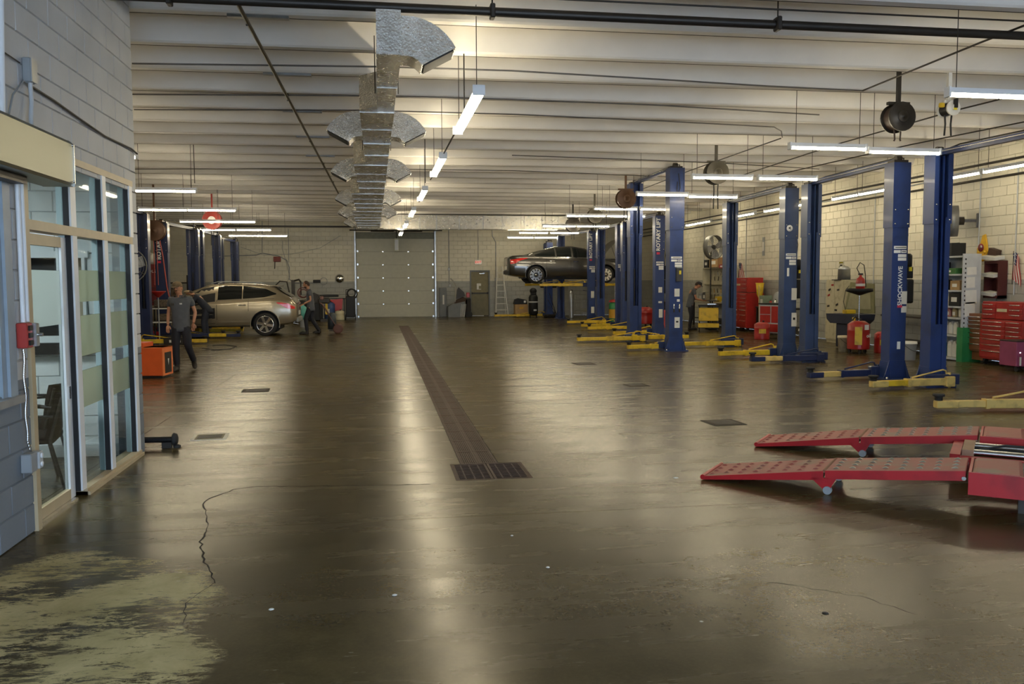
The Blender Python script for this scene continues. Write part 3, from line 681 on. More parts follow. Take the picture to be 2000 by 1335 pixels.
MB().tube([(p.x, p.y, p.z-.05) for p in ly]+[(-1.1, 40.2, 4.42), (-1.1, 41.2, 4.2)], .022, 8).build('pipe_run', mat('pipe_bronze', (.11, .09, .055), .5, .3), pp)
for k in range(8): MB().tube([(-1.31+.0066*(k*4), 9.44+k*3.78, 4.39), (-1.31+.0066*(k*4), 9.44+k*3.78, 4.52)], .012, 6).build('clamp', DARKM, pp)
CL = [([(258, 124), (735, 130), (1000, 138), (1290, 155), (1500, 168), (1685, 177)], 'grey conduit crossing the ceiling just beyond the second beam'),
      ([(258, 184), (750, 187), (1000, 194), (1280, 205), (1600, 224)], 'grey conduit crossing the ceiling, second beyond the sprinkler pipe'),
      ([(262, 214), (700, 215), (1000, 223), (1290, 236), (1512, 248), (1526, 256), (1528, 268)], 'grey conduit crossing the ceiling and bending down at a small box on the right'),
      ([(262, 330), (700, 329), (1000, 333), (1300, 345)], 'thin conduit crossing the ceiling over the middle of the room'),
      ([(1000, 303), (1200, 310), (1400, 318), (1600, 330)], 'thin conduit crossing the ceiling above the right hand lifts')]
for pts, lb in CL: tag(MB().tube([at(x, y, z=ZC-.02) for x, y in pts], .011, 6).build('conduit', mat('conduit_grey', (.16, .15, .14), .5, .5), None), lb, 'conduit')
DG_ = [([(1685, 177), (1915, 83), (2000, 50)], 'dark pipe angling from the grey conduit up to the right corner'), ([(1525, 270), (1350, 332), (1240, 375)], 'dark pipe slanting away over the tall blue lift'), ([(2000, 182), (1860, 217), (1640, 280), (1440, 345)], 'long thin pipe slanting over the right hand bays'), ([(2000, 238), (1780, 282), (1500, 345)], 'thin pipe running along near the top of the right wall')]
for pts, lb in DG_: tag(MB().tube([at(x, y, z=ZC-.06) for x, y in pts], .013, 6).build('ceiling_pipe', DARKM), lb, 'pipe')
for k, (z, x) in enumerate(((4.18, XR-.05), (4.05, XR-.04), (3.86, XR-.05), (3.98, XR-.12))):
    tag(MB().tube([(x, y, z-.03*sin(y*.8+k)*(k % 2)) for y in range(9, 42)], .018 if k % 2 else .026, 6).build('wall_pipe', DARKM if k < 3 else GREYM), ['dark pipe highest along the top of the right wall', 'thin cable slung second along the top of the right wall', 'dark pipe lowest along the top of the right wall', 'grey conduit standing off the top of the right wall'][k], 'pipe')
for k, y in enumerate((15.9, 17.0, 21.0, 25.2, 29.0, 26.3, 33.0)):
    tag(MB().tube([(XR-.03, y, 4.1), (XR-.03, y, .9 if k in (1, 5) else 1.4)], .014, 6).build('conduit', LGREY), ['grey conduit dropping down the right wall beside the small flag', 'grey conduit dropping behind the yellow ornament', 'thin conduit on the right wall behind the nearest lift', 'thin conduit on the right wall left of the grey sign', 'thin conduit on the right wall above the workbench', 'pair conduit beside the big red tool chest', 'far thin conduit on the right wall'][k], 'conduit')

# ================================================================ LIGHTS
def fixture(n=1, length=1.22, tubes=1, chain=1.18, w=.11):
    """strip light along local x, centred; n tubes end to end"""
    t = thing('strip_light', '', 'light'); L_ = n*length
    MB().prism([(-w*.22, .0), (-w*.20, .055), (w*.20, .055), (w*.22, 0)], 'x', -L_/2, L_/2).build('reflector', WHITEM, t)
    for s in (-1, 1): MB().bx(s*L_/2-.012, s*L_/2+.012, -w/2+.01, w/2-.01, -.045, .06).build('end_cap', WHITEM, t)
    for k in range(n):
        for q in range(tubes):
            c = -L_/2+(k+.5)*length; yy = (q-(tubes-1)/2)*.085
            MB().tube([(c-length/2+.03, yy, -.022), (c+length/2-.03, yy, -.022)], .019, 8).build('tube', TUBE, t)
    for s in (-1, 1): MB().cyl((s*L_*.42, 0, .055), (s*L_*.42, 0, .055+chain), .005, 5).build('hanging_chain', DARKM, t)
    return t
def place(proto, used, loc, rz, label, group):
    o = copy_tree(proto) if used else proto; o.location = loc; o.rotation_euler = (0, 0, rz); o['label'] = label; o['group'] = group; return o
f4 = fixture(1, 1.22, 1); u4 = False
f8 = fixture(2, 1.22, 2, w=.15); u8 = False
ordn = ['nearest', 'second', 'third', 'fourth', 'fifth', 'sixth', 'seventh', 'eighth', 'ninth', 'farthest']
for i, (y, L8) in enumerate(((10.3, 1), (15.05, 1), (19.95, 1), (25.3, 1), (30.8, 1), (36.2, 1))):
    place(f8, u8, (1.06-.006*i*4, y, 3.72), pi/2, 'double tube strip light beside the air duct, %s of the middle row' % (ordn[i] if i < 5 else 'last'), 'strip lights of the middle row'); u8 = True
    if i < 5: tag(MB().tube([(1.06, y+1.24, 3.76), (1.05, y+(2.4 if i else 3.5), 3.76)], .012, 6).build('conduit', DARKM), 'dark conduit linking the %s middle row light to the next' % ordn[i], 'conduit')
RR = [(8.44, [(6.57, ), (7.85, )]), (12.1, [(6.63, ), (8.02, )]), (12.6, []), (15.85, [(6.53, ), (7.86, )]), (19.15, [(6.45, )]), (19.5, [(7.8, )]), (23.1, [(6.45, ), (7.75, )]), (25.7, [(6.25, ), (7.5, )]), (30.6, [(6.45, ), (7.7, )]), (35.0, [(6.3, ), (7.6, )]), (38.9, [(6.4, ), (7.65, )])]
k = 0; RR_ = [8.44, 12.1, 15.85, 19.15, 19.5, 23.1, 25.7, 30.6, 35.0, 38.9]
for y, xs_ in RR:
    for (x,) in xs_:
        place(f4, u4, (x, y+(.25 if (y == 12.1 and x > 7) else 0), 3.70), .02, 'strip light across the right bays, %s row from the camera, %s end' % (ordn[RR_.index(y)], 'aisle' if x < 7 else 'wall'), 'strip lights over the right bays'); u4 = True; k += 1
LL = [(9.9, (-5.2, -6.5)), (13.7, (-4.15, -5.4)), (18.7, (-4.30, -5.55)), (23.6, (-5.5, -4.28)), (28.1, (-5.45, -4.4)), (32.5, (-4.45, -5.7)), (36.6, (-5.4, -4.3))]  # first row is out of view, added to brighten the left ceiling
for y, xs_ in LL:
    for x in xs_:
        place(f4, True, (x, y, 3.62), 0, 'unseen strip light added behind the office to brighten the left bays, %s end' % ('aisle' if x > -6 else 'wall') if y < 11 else 'strip light across the left bays, %s row from the camera, %s end' % (ordn[[q_[0] for q_ in LL].index(y)-1], 'aisle' if x > -4.6 else 'wall'), 'strip lights over the left bays')
for i, y in enumerate((13.3, 14.55, 15.85, 18.9, 20.15, 22.9, 24.1, 26.0, 29.6, 30.8, 34.5)):
    place(f4, True, (11.55, y, 3.80), pi/2, 'single tube strip light along the right wall, %s of the row' % (ordn[i] if i < 9 else 'last but one' if i == 9 else 'farthest'), 'strip lights along the right wall')
# ================================================================ TWO POST LIFTS
def channel(w, d, t, lip):
    """C profile in xy, opening towards -y, centred"""
    x, y = w/2, d/2
    return [(-x, y), (-x, -y), (-x+lip, -y), (-x+lip, -y+t), (-x+t, -y+t), (-x+t, y-t), (x-t, y-t), (x-t, -y+t), (x-lip, -y+t), (x-lip, -y), (x, -y), (x, y)]
def arm_part(root, px, py, ang, L_, m, m2, z=.10, pad=True, guard=True, hgt=.115):
    """swing arm from pivot px,py in direction ang (radians)"""
    a = bpy.data.objects.new('arm', None)
    R = Matrix.Rotation(ang, 3, 'Z'); p = Vector((px, py, z))
    def T(v): return p + R @ Vector(v)
    q = Matrix.Rotation(ang, 3, 'Z')
    mb = MB(); L1 = L_*.55
    mb.box(T((L1/2, 0, 0)), (L1, .115, hgt), q, .008); o = mb.build('arm', m, root)
    MB().box(T((L1+L_*.17, 0, .0)), (L_*.40, .09, hgt*.78), q, .006).build('inner_tube', m2, o)
    MB().box(T((L_*.90, 0, -.005)), (L_*.20, .12, hgt*.85), q, .01).build('arm_end', m, o); MB().box(T((L1-.02, 0, .0)), (.05, .13, hgt*1.08), q).build('arm_collar', m, o)
    MB().box(T((.02, 0, 0)), (.16, .17, hgt+.05), q, .01).cyl(T((0, 0, -.10)), T((0, 0, .14)), .03, 10).build('pivot', m, o)
    if pad: MB().lathe([(.05, 0), (.05, .05), (.075, .055), (.075, .085), (.0, .085)], 12, T((L_*.97, 0, hgt/2-.01))).build('lifting_pad', RUBBER, o)
    if guard:
        MB().tube([T((.02, -.02, .07)), T((.05, -.02, .17)), T((.10, -.02, .185)), T((L1*.85, -.02, .075))], .014, 6).build('foot_guard', m, o)
    return o
def decals(root, x, y, w, z0, group=0, seed=1):
    """printed decals on the column face at y (front towards -y)"""
    rnd = random.Random(seed)
    for i, (zz, ww, xo) in enumerate(((0, .24, 0), (-.07, .13, -.05), (-.07, .10, .07), (-.14, .16, .04), (-.20, .16, .04))):
        o = MB().box((x+xo*w/.28, y-.0015, z0+zz), (ww*w/.30, .003, .05)).build('decal', LABEL, root)
    MB().box((x+.01, y-.0035, z0), (.20, .002, .012)).box((x+.07, y-.0035, z0-.07), (.07, .002, .012)).build('print_line', BLACK, root)
def power_unit(root, x, y, z):
    """motor and reservoir mounted on the outer side of the column"""
    MB().box((x, y, z), (.13, .16, .20), bev=.012).lathe([(.0, .28), (.05, .28), (.075, .25), (.075, .06), (.05, .05), (.05, 0)], 14, (x, y, z+.05)).build('motor', BLACK, root)
    MB().box((x, y, z-.32), (.15, .20, .42), bev=.03).build('oil_reservoir', BLACK, root)
    MB().box((x-.0, y-.09, z+.06), (.05, .02, .07)).build('warning_tag', mat('warning_yellow', (.75, .62, .03), .5), root)
    MB().tube([(x-.05, y, z+.3), (x-.02, y-.02, z+.65), (x-.10, y, z+1.1), (x-.12, y, z+1.75)], .009, 6).build('hose', BLACK, root)
def column(root, x, y, face, W_, D_, H, mb_, sleeve=(2.62, .0), near=True, slot=True, bluer=None):
    """face=-1: open side towards -y, +1 open side towards +y"""
    prof = [(px*1.0, py*(-1 if face > 0 else 1)) for px, py in channel(W_, D_, .022, W_*.28)]
    prof = [(px+x, py+y) for px, py in prof]
    c = MB().prism(prof, 'z', .03, sleeve[0]+.1); col_ = c.build('column', mb_, root)
    prof2 = [(px*1.09, py*(-1 if face > 0 else 1)*1.09) for px, py in channel(W_, D_, .014, W_*.24)]
    MB().prism([(px+x, py+y) for px, py in prof2], 'z', sleeve[0], H).build('column_extension', bluer or mb_, root)
    f = -face
    for zz in (sleeve[0]+.06, sleeve[0]+.30):
        for s in (-1, 1): MB().lathe([(.014, 0), (.014, .012), (0, .014)], 8, (x+s*W_*.40, y-D_*.5*1.09-.001, zz), 'y', rot=(0, 0, pi)).build('bolt', STEEL, root)
    # base plate and flared gussets
    MB().box((x, y+D_*.05, .015), (W_+.24, D_+.24, .03)).build('base_plate', mb_, root)
    yy = y+D_/2*f*.98
    MB().prism([(x-W_/2-.10, .03), (x+W_/2+.10, .03), (x+W_/2+.02, .26), (x+W_/2, .34), (x-W_/2, .34), (x-W_/2-.02, .26)], 'y', yy-.012, yy+.012).build('gusset', mb_, root)
    for s in (-1, 1): MB().prism([(y-D_/2-.08, .03), (y+D_/2+.08, .03), (y+D_/2, .32), (y-D_/2, .32)], 'x', x+s*(W_/2+.004)-.006, x+s*(W_/2+.004)+.006).build('gusset', mb_, root)
    MB().lathe([(.02, 0), (.02, .03), (0, .03)], 8, (x-W_/2-.08, y-D_/2-.07, .03)).lathe([(.02, 0), (.02, .03), (0, .03)], 8, (x+W_/2+.08, y-D_/2-.07, .03)).build('anchor_bolt', STEEL, root)
    if slot:
        yo = y-D_/2*.3 if face < 0 else y+D_/2*.3
        MB().box((x-.02, yo-.02, 1.45), (.035, .02, 1.2)).build('lift_chain', BLACK, col_)
        MB().box((x+.05, yo-.01, 2.2), (.03, .03, 3.0)).build('guide_rail', mb_, col_)
        MB().box((x-.09, yo-.01, 2.0), (.012, .012, 3.2)).build('cable', STEEL, col_)
    return col_
def carriage(root, x, y, face, W_, D_, z, mb_):
    yo = y+(-D_/2-.06 if face < 0 else D_/2+.06)
    MB().box((x, y+(-.02 if face < 0 else .02), z+.38), (W_*.55, D_*.7, 1.0), bev=.01).build('carriage', mb_, root)
    MB().box((x, yo, z), (W_+.34, .12, .17), bev=.012).build('arm_yoke', BLUE2, root)
    return yo
def lift(label, x0, y0, x1, y1, H=3.72, W_=.29, D_=.26, blue=BLUE, arms=(), cz=(.13, .13), dec=True, motor=True, brand='', unit=0, sleeve=2.62, far=None, blue2=None, overhead=True):
    """near column at x0,y0 (its back to the camera), far column at x1,y1 (open side to the camera)"""
    t = thing('two_post_lift', label, 'car lift', (x0, y0, 0), 0, 'two post car lifts')
    X1, Y1 = x1-x0, y1-y0
    column(t, 0, 0, 1, W_, D_, H, blue, (sleeve, 0), slot=False)
    column(t, X1, Y1, -1, W_, D_, H, blue2 or blue, (sleeve, 0))
    carriage(t, 0, 0, 1, W_, D_, cz[0], blue); carriage(t, X1, Y1, -1, W_, D_, cz[1], blue2 or blue)
    if overhead:
        a = Vector((0, 0, H+.03)); b = Vector((X1, Y1, H+.03)); d = (b-a); L_ = d.length; q = Matrix.Rotation(atan2(d.y, d.x), 3, 'Z')
        MB().box((a+b)/2, (L_, .10, .09), q).build('overhead_beam', blue, t)
        MB().box((a+b)/2+Vector((-.10, 0, .0)), (L_*.98, .02, .012), q).build('shutoff_bar', STEEL, t)
        MB().tube([a+Vector((.1, 0, -.15)), a+Vector((.12, .02, .06)), a+Vector((.14, .3, .1)), b+Vector((.14, -.3, .1)), b+Vector((.12, 0, .06)), b+Vector((.1, 0, -.2))], .012, 6).build('hydraulic_hose', BLACK, t)
        for p in (a, b): MB().cyl(p+Vector((-.05, 0, .04)), p+Vector((.05, 0, .04)), .06, 12).box(p+Vector((0, 0, -.01)), (W_*.9, .2, .05)).build('pulley', DARKM, t)
    for (which, dx, ang, L_, m, m2, z) in arms:
        px, py = ((0, D_/2+.09) if which == 0 else (X1, Y1-D_/2-.09))
        arm_part(t, px+dx, py, radians(ang), L_, m, m2, z)
    yf = -D_/2*1.0-.001
    if dec: decals(t, 0.0, yf, W_, 2.28)
    if dec > 1:
        MB().box((.02, yf-.002, 1.43), (.13, .004, .19)).build('instruction_sheet', PAPER, t); MB().box((.03, yf-.002, .70), (.13, .004, .26)).box((.055, yf-.002, 1.24), (.07, .004, .06)).build('instruction_sheet', PAPER, t)
        MB().box((.03, yf-.005, .72), (.06, .002, .04)).build('print_block', BLACK, t)
    if motor: power_unit(t, W_/2+.10, .02, 1.85)
    if brand:
        text(brand, .17, LABEL, t, (-W_/2*1.09-.004 if unit else -.06, yf-.022 if not unit else 0, H-.58), (0, -pi/2, 0) if False else (pi/2, -pi/2, 0) if not unit else (pi/2, -pi/2, pi/2*-1), bold=.006)
        MB().box((-.06, yf-.018, H-1.16), (.10, .004, .07)).build('red_mark', mat('mark_red', (.6, .03, .08), .5), t)
    return t
PI_ = 180
# right hand row, nearest first
lA = lift('nearest blue two-post lift, its far column standing by the white shelf on the right', 9.08, 9.85, 8.90, 12.75, arms=[(1, .14, 184, 1.42, YEL2, YEL, .10), (0, -.42, 172, 1.45, YEL2, YEL2, .10)], dec=0, motor=False)
lB = lift('second blue lift on the right, paired columns with black motor and vertical lettering, one faded', 8.83, 13.75, 9.0, 17.05, arms=[(0, -.15, 187, 1.40, BLUE2, YEL2, .10), (1, .15, 180, 1.55, BLUE2, YEL2, .10)], dec=1, blue2=BLUE3)
text('SHOCKWAVE', .11, LABEL, lB, (.02, -.134, 1.62), (pi/2, -pi/2, 0), bold=.002)
MB().box((.02, -.134, 1.27), (.09, .006, .04)).build('red_mark', mat('mark_red', (.6, .03, .08), .5), lB)
MB().box((.10, -.134, 1.42), (.10, .004, .22)).box((.10, -.134, 1.22), (.10, .004, .11)).build('instruction_sheet', PAPER, lB)
MB().box((.02, -.134, .60), (.06, .004, .13)).build('capacity_tag', LABEL, lB)
lC = lift('third lift on the right, slate blue with a round white emblem on its near column', 8.90, 17.85, 9.05, 21.4, arms=[(0, -.15, 182, 1.35, YEL, YEL, .12), (1, .16, 180, 1.6, YEL, YEL, .10)], dec=1, blue=BLUE3, blue2=BLUE3)
MB().lathe([(.07, 0), (.07, .004), (0, .004)], 20, (-.05, -.148, 2.85), 'y', rot=(0, 0, pi)).build('round_emblem', LABEL, lC); MB().lathe([(.035, 0), (.035, .003), (0, .003)], 3, (-.05, -.153, 2.855), 'y', rot=(0, 0, pi)).build('emblem_mark', BLACK, lC)
MB().box((.09, -.134, 1.42), (.12, .004, .26)).box((.10, -.134, .86), (.12, .004, .30)).box((-.06, -.134, 1.9), (.05, .004, .18)).build('instruction_sheet', PAPER, lC); MB().box((.10, -.137, .88), (.05, .002, .05)).build('print_block', BLACK, lC)
lD = lift('tall bright blue lift standing furthest into the aisle, its top close to the ceiling', 7.16, 20.3, 7.18, 23.7, H=4.44, W_=.34, D_=.30, arms=[(0, .22, 183, 1.35, YEL, YEL, .10), (1, .18, 180, 1.9, YEL, YEL, .10), (1, -.1, 6, 1.7, YEL, YEL, .12)], dec=2, motor=False, sleeve=2.95)
MB().box((.04, -.20, 1.86), (.13, .10, .32), bev=.01).build('control_box', mat('box_grey_black', (.05, .05, .05), .4), lD); MB().box((.04, -.20, 2.04), (.14, .11, .03)).build('box_lid', GREYM, lD); MB().box((.06, -.252, 1.92), (.05, .005, .09)).build('warning_tag', mat('warning_yellow', (.75, .62, .03), .5), lD)
for s in (-.06, .08): MB().lathe([(.0, 0), (.018, 0), (.018, .20), (.0, .2)], 10, (s, -.17, .95)).build('grease_tube', STEEL, lD)
MB().tube([(.02, -.19, 4.3), (.06, -.2, 3.95), (.0, -.2, 3.75), (-.02, -.2, 3.9), (-.01, -.2, 4.1)], .010, 6).build('hose', BLACK, lD)
lE = lift('fourth lift on the right with vertical white lettering on its near column', 8.62, 25.9, 8.5, 29.1, arms=[(0, -.1, 182, 1.3, YEL, YEL, .1), (1, .1, 180, 1.5, YEL, YEL, .1)], dec=1, brand='ROTARY LIFT')
MB().box((.02, -.134, 1.43), (.12, .004, .17)).box((.04, -.134, .70), (.12, .004, .26)).box((.02, -.134, 1.05), (.12, .004, .06)).build('instruction_sheet', PAPER, lE)
lF = lift('fifth blue lift of the right row, just nearer than the raised sedan', 8.67, 30.4, 8.72, 33.4, arms=[(0, -.1, 181, 1.3, YEL, YEL, .1), (1, .1, 180, 1.5, YEL, YEL, .1)], dec=1)
# the lift that carries the sedan : arms raised
lH = lift('lettered blue lift with yellow arms raised under the dark grey sedan', 8.62, 34.5, 8.15, 38.3, H=3.72, arms=[(0, -.2, 176, 1.9, YEL, YEL, 1.55), (1, -.1, 184, 1.6, YEL, YEL, 1.55), (0, .1, 10, 1.2, YEL, YEL, 1.55), (1, .1, -8, 1.2, YEL, YEL, 1.55)], cz=(1.55, 1.55), dec=1, motor=False, brand='ROTARY LIFT')
MB().box((.02, -.134, 1.15), (.13, .004, .28)).box((.03, -.134, .52), (.13, .004, .26)).build('instruction_sheet', PAPER, lH)
lJ = lift('narrow far blue lift behind the raised sedan by the back wall', at(1073, 600, y=39.9).x, 39.9, at(1073, 600, y=39.9).x+.15, 41.3, H=3.5, arms=[(0, -.2, 181, 2.4, YEL, YEL, .1)], dec=0, motor=False, W_=.26)
# left hand row
lL1 = lift('nearest blue lift on the left, beside the large fan', -6.62, 21.4, -6.45, 25.3, H=3.62, blue=BLUE2, blue2=BLUE2, arms=[(1, -.1, 2, 1.75, YEL, YEL, .1), (0, -.1, 2, 1.9, YEL, YEL, .1)], dec=0, motor=False)
lL2 = lift('lettered blue lift on the left behind the walking man', -6.45, 27.4, -6.2, 30.6, H=3.5, W_=.36, blue=BLUE2, arms=[(1, .1, 0, 1.5, YEL, YEL, .1), (0, .1, -3, 2.1, BLUE2, YEL, .1), (0, .1, 3, 1.6, YEL, YEL, .1)], dec=0, motor=False, brand='ROTARY LIFT')
lL3 = lift('middle blue lift of the left row behind the gold car', -6.2, 31.6, -6.1, 34.4, H=3.5, blue=BLUE2, blue2=BLUE2, arms=[(0, .1, 0, 1.3, YEL, YEL, .1)], dec=0, motor=False, brand='ROTARY LIFT')
lL4 = lift('farthest blue lift on the left near the back wall', -6.15, 35.2, -5.95, 37.6, H=3.4, blue=BLUE2, blue2=BLUE2, arms=[(1, .1, 0, 1.2, YEL, YEL, .1)], dec=0, motor=False)

# ================================================================ RED RAMP LIFT
rl = thing('ramp_lift', 'low red drive-on lift with two long ramps at the right edge of the floor', 'car lift', (2.76, 7.08, 0), atan2(-.626, .78))
def ramp_run(ox, oy, name='ramp'):
    wd = .57
    # sections: s from 0..1.02 (z .03->.19), 1.02..2.04 (.19->.30)
    secs = [(0, 1.015, .035, .19), (1.03, 2.04, .195, .30)]
    main = None
    for i, (s0, s1, z0, z1) in enumerate(secs):
        th = .055
        mb = MB(); mb.prism([(s0, z0-.03 if i == 0 else z0-th), (s1, z1-th), (s1, z1-.006), (s0, z0-.006)], 'y', oy+.012, oy+wd-.012)
        # side rails
        for y0, y1 in ((oy, oy+.012), (oy+wd-.012, oy+wd)): mb.prism([(s0+ox, max(.005, z0-.07)), (s1+ox, z1-.075), (s1+ox, z1), (s0+ox, z0)], 'y', y0, y1)
        mb.v = [(v[0]+(ox if k < 8 else 0), v[1], v[2]) for k, v in enumerate(mb.v)]
        r = mb.build('ramp', RED, rl)
        MB().prism([(s0+ox+.005, z0-.004), (s1+ox-.005, z1-.004), (s1+ox-.005, z1+.001), (s0+ox+.005, z0+.001)], 'y', oy+.013, oy+wd-.013).build('deck_plate', REDD, r)
        tl = MB(); nrow = 8
        for k in range(nrow):
            s = s0+(s1-s0)*(k+.6)/(nrow+.2); z = z0+(z1-z0)*(s-s0)/(s1-s0)
            for j in range(4):
                yy = oy+.09+j*(wd-.18)/3+(.02 if k % 2 else 0)
                tl.prism([(s+ox-.028, z), (s+ox+.0, z+.014), (s+ox+.028, z+.0)], 'y', yy-.012, yy+.012)
        tag(tl.build('grip_tread', REDD if i == 0 else mat('worn_grip_steel', (.30, .28, .22), .4, .6), r), kind='stuff')
    s = 1.02+ox
    MB().cyl((s, oy+.01, .185), (s, oy+wd-.01, .185), .014, 8).build('hinge_pin', mat('hinge_rust', (.25, .10, .05), .6), rl)
    for yy in (oy+.0, oy+wd-.02):
        MB().prism([(s-.10, .125), (s+.10, .14), (s+.045, .04), (s-.0, .035)], 'y', yy, yy+.02).build('ramp_leg', RED, rl)
        MB().cyl((s+.03, yy-.012, .035), (s+.03, yy+.03, .035), .034, 12).build('wheel', GREYM, rl)
    MB().cyl((ox+.012, oy-.004, .03), (ox+.012, oy+wd+.004, .03), .022, 10).build('tip_roller', RED, rl)
    MB().cyl((2.03+ox, oy-.02, .245), (2.03+ox, oy+wd+.02, .245), .016, 8).build('hinge_pin', STEEL, rl)
    # platform
    p = MB(); p.bx(2.06+ox, 4.6+ox, oy-.03, oy-.01, .13, .30).bx(2.06+ox, 4.6+ox, oy+wd+.01, oy+wd+.03, .13, .30).bx(2.06+ox, 2.08+ox, oy-.01, oy+wd+.01, .13, .30)
    p.build('platform', RED, rl)
    x = 2.08+ox
    for k, w in enumerate((.34, .30, .34, .34, .34, .34)):
        MB().prism([(x+.004, .292), (x+.03, .305), (x+w-.03, .305), (x+w-.004, .292), (x+w-.004, .285), (x+.004, .285)], 'y', oy-.008, oy+wd+.008).build('platform_plate', REDD, rl)
        MB().bx(x+w-.012, x+w+.012, oy-.005, oy+wd+.005, .28, .292).build('plate_seam', BLACK, rl); x += w
    MB().lathe([(.02, 0), (.02, .01), (0, .012)], 8, (2.45+ox, oy-.03, .22), 'y', rot=(0, 0, pi)).build('bolt', DARKM, rl)
ramp_run(0, 0); ramp_run(.03, 1.72)
# joining frame with hydraulic rams between the two platforms
MB().bx(1.88, 1.96, 1.0, 1.70, .10, .24).bx(3.1, 3.2, .60, 1.70, .10, .22).bx(1.96, 3.1, 1.62, 1.70, .10, .22).bx(1.96, 3.1, 1.0, 1.08, .10, .22).build('cross_frame', RED, rl)
MB().bx(2.75, 2.90, 1.08, 1.62, .18, .30).bx(1.97, 2.06, 1.08, 1.62, .18, .27).build('cross_beam', mat('scuffed_tan', (.33, .20, .12), .6), rl)
for yy in (1.15, 1.32, 1.5):
    MB().cyl((2.05, yy, .24), (2.5, yy, .24), .030, 12).cyl((2.5, yy, .24), (2.78, yy, .24), .016, 8).build('hydraulic_cylinder', STEEL if yy != 1.32 else BLACK, rl)
for (xx, yy) in ((2.5, .3), (4.3, .3), (2.5, 2.0), (4.3, 2.0)):
    MB().box((xx, yy, .065), (.22, .4, .13)).build('foot', DARKM, rl)
MB().tube([(2.10, 1.2, .26), (2.3, 1.28, .30), (2.6, 1.22, .31), (2.8, 1.4, .30)], .010, 6).build('hose', BLACK, rl)

# ================================================================ CARS
def ip(tab, x):
    for (a, va), (b, vb) in zip(tab, tab[1:]):
        if x <= b: 
            t = 0 if b == a else max(0, (x-a)/(b-a)); t2 = t*t*(3-2*t)*.35+t*.65
            return va+(vb-va)*t2
    return tab[-1][1]
def wheel(parent, x, y, z, R, rr, side, spokes, twin, rim, wd=.21, name='wheel'):
    w = bpy.data.objects.new(name, None); 
    o = side; tyre = MB().lathe([(rr, -wd/2), (R*.90, -wd/2), (R*.97, -wd*.42), (R, -wd*.25), (R, wd*.25), (R*.97, wd*.42), (R*.90, wd/2), (rr, wd/2)], 28, (x, y, z), 'y')
    tyre.lathe([(rr*.99, -wd*.4), (rr*.99, wd*.4)], 28, (x, y, z), 'y')
    t = tyre.build('wheel', RUBBER, parent)
    yo = y+o*wd*.44
    ri = MB().lathe([(rr*.99, 0), (rr*.99, o*.02), (rr*.92, o*.02), (rr*.90, -o*.03)], 28, (x, yo, z), 'y')
    for k in range(spokes):
        a0 = 2*pi*k/spokes+.2
        for off in ((-.13, .13) if twin else (0,)):
            a = a0+off; hw = .016 if twin else .034; d = Vector((cos(a), 0, sin(a))); n = Vector((-sin(a), 0, cos(a)))
            c = Vector((x, yo, z)); r0, r1 = rr*.16, rr*.94; f = 1 if twin else 1.25
            vs = []
            for r_, h_ in ((r0, hw*1.1), (r1, hw*f)):
                for s_ in (-1, 1):
                    for q in (o*.028, -o*.01): vs.append(c+d*r_+n*h_*s_+Vector((0, q, 0)))
            ri.add(vs, [(0, 1, 5, 4), (2, 6, 7, 3), (0, 4, 6, 2), (1, 3, 7, 5), (0, 2, 3, 1), (4, 5, 7, 6)])
    ri.lathe([(0, o*.045), (rr*.13, o*.04), (rr*.2, o*.02), (rr*.2, -o*.02)], 14, (x, yo, z), 'y'); ri.build('rim', rim, t)
    MB().lathe([(0, 0), (rr*.9, 0), (rr*.9, .01)], 24, (x, y+o*wd*.1, z), 'y').build('brake_disc', DARKM, t)
    return t
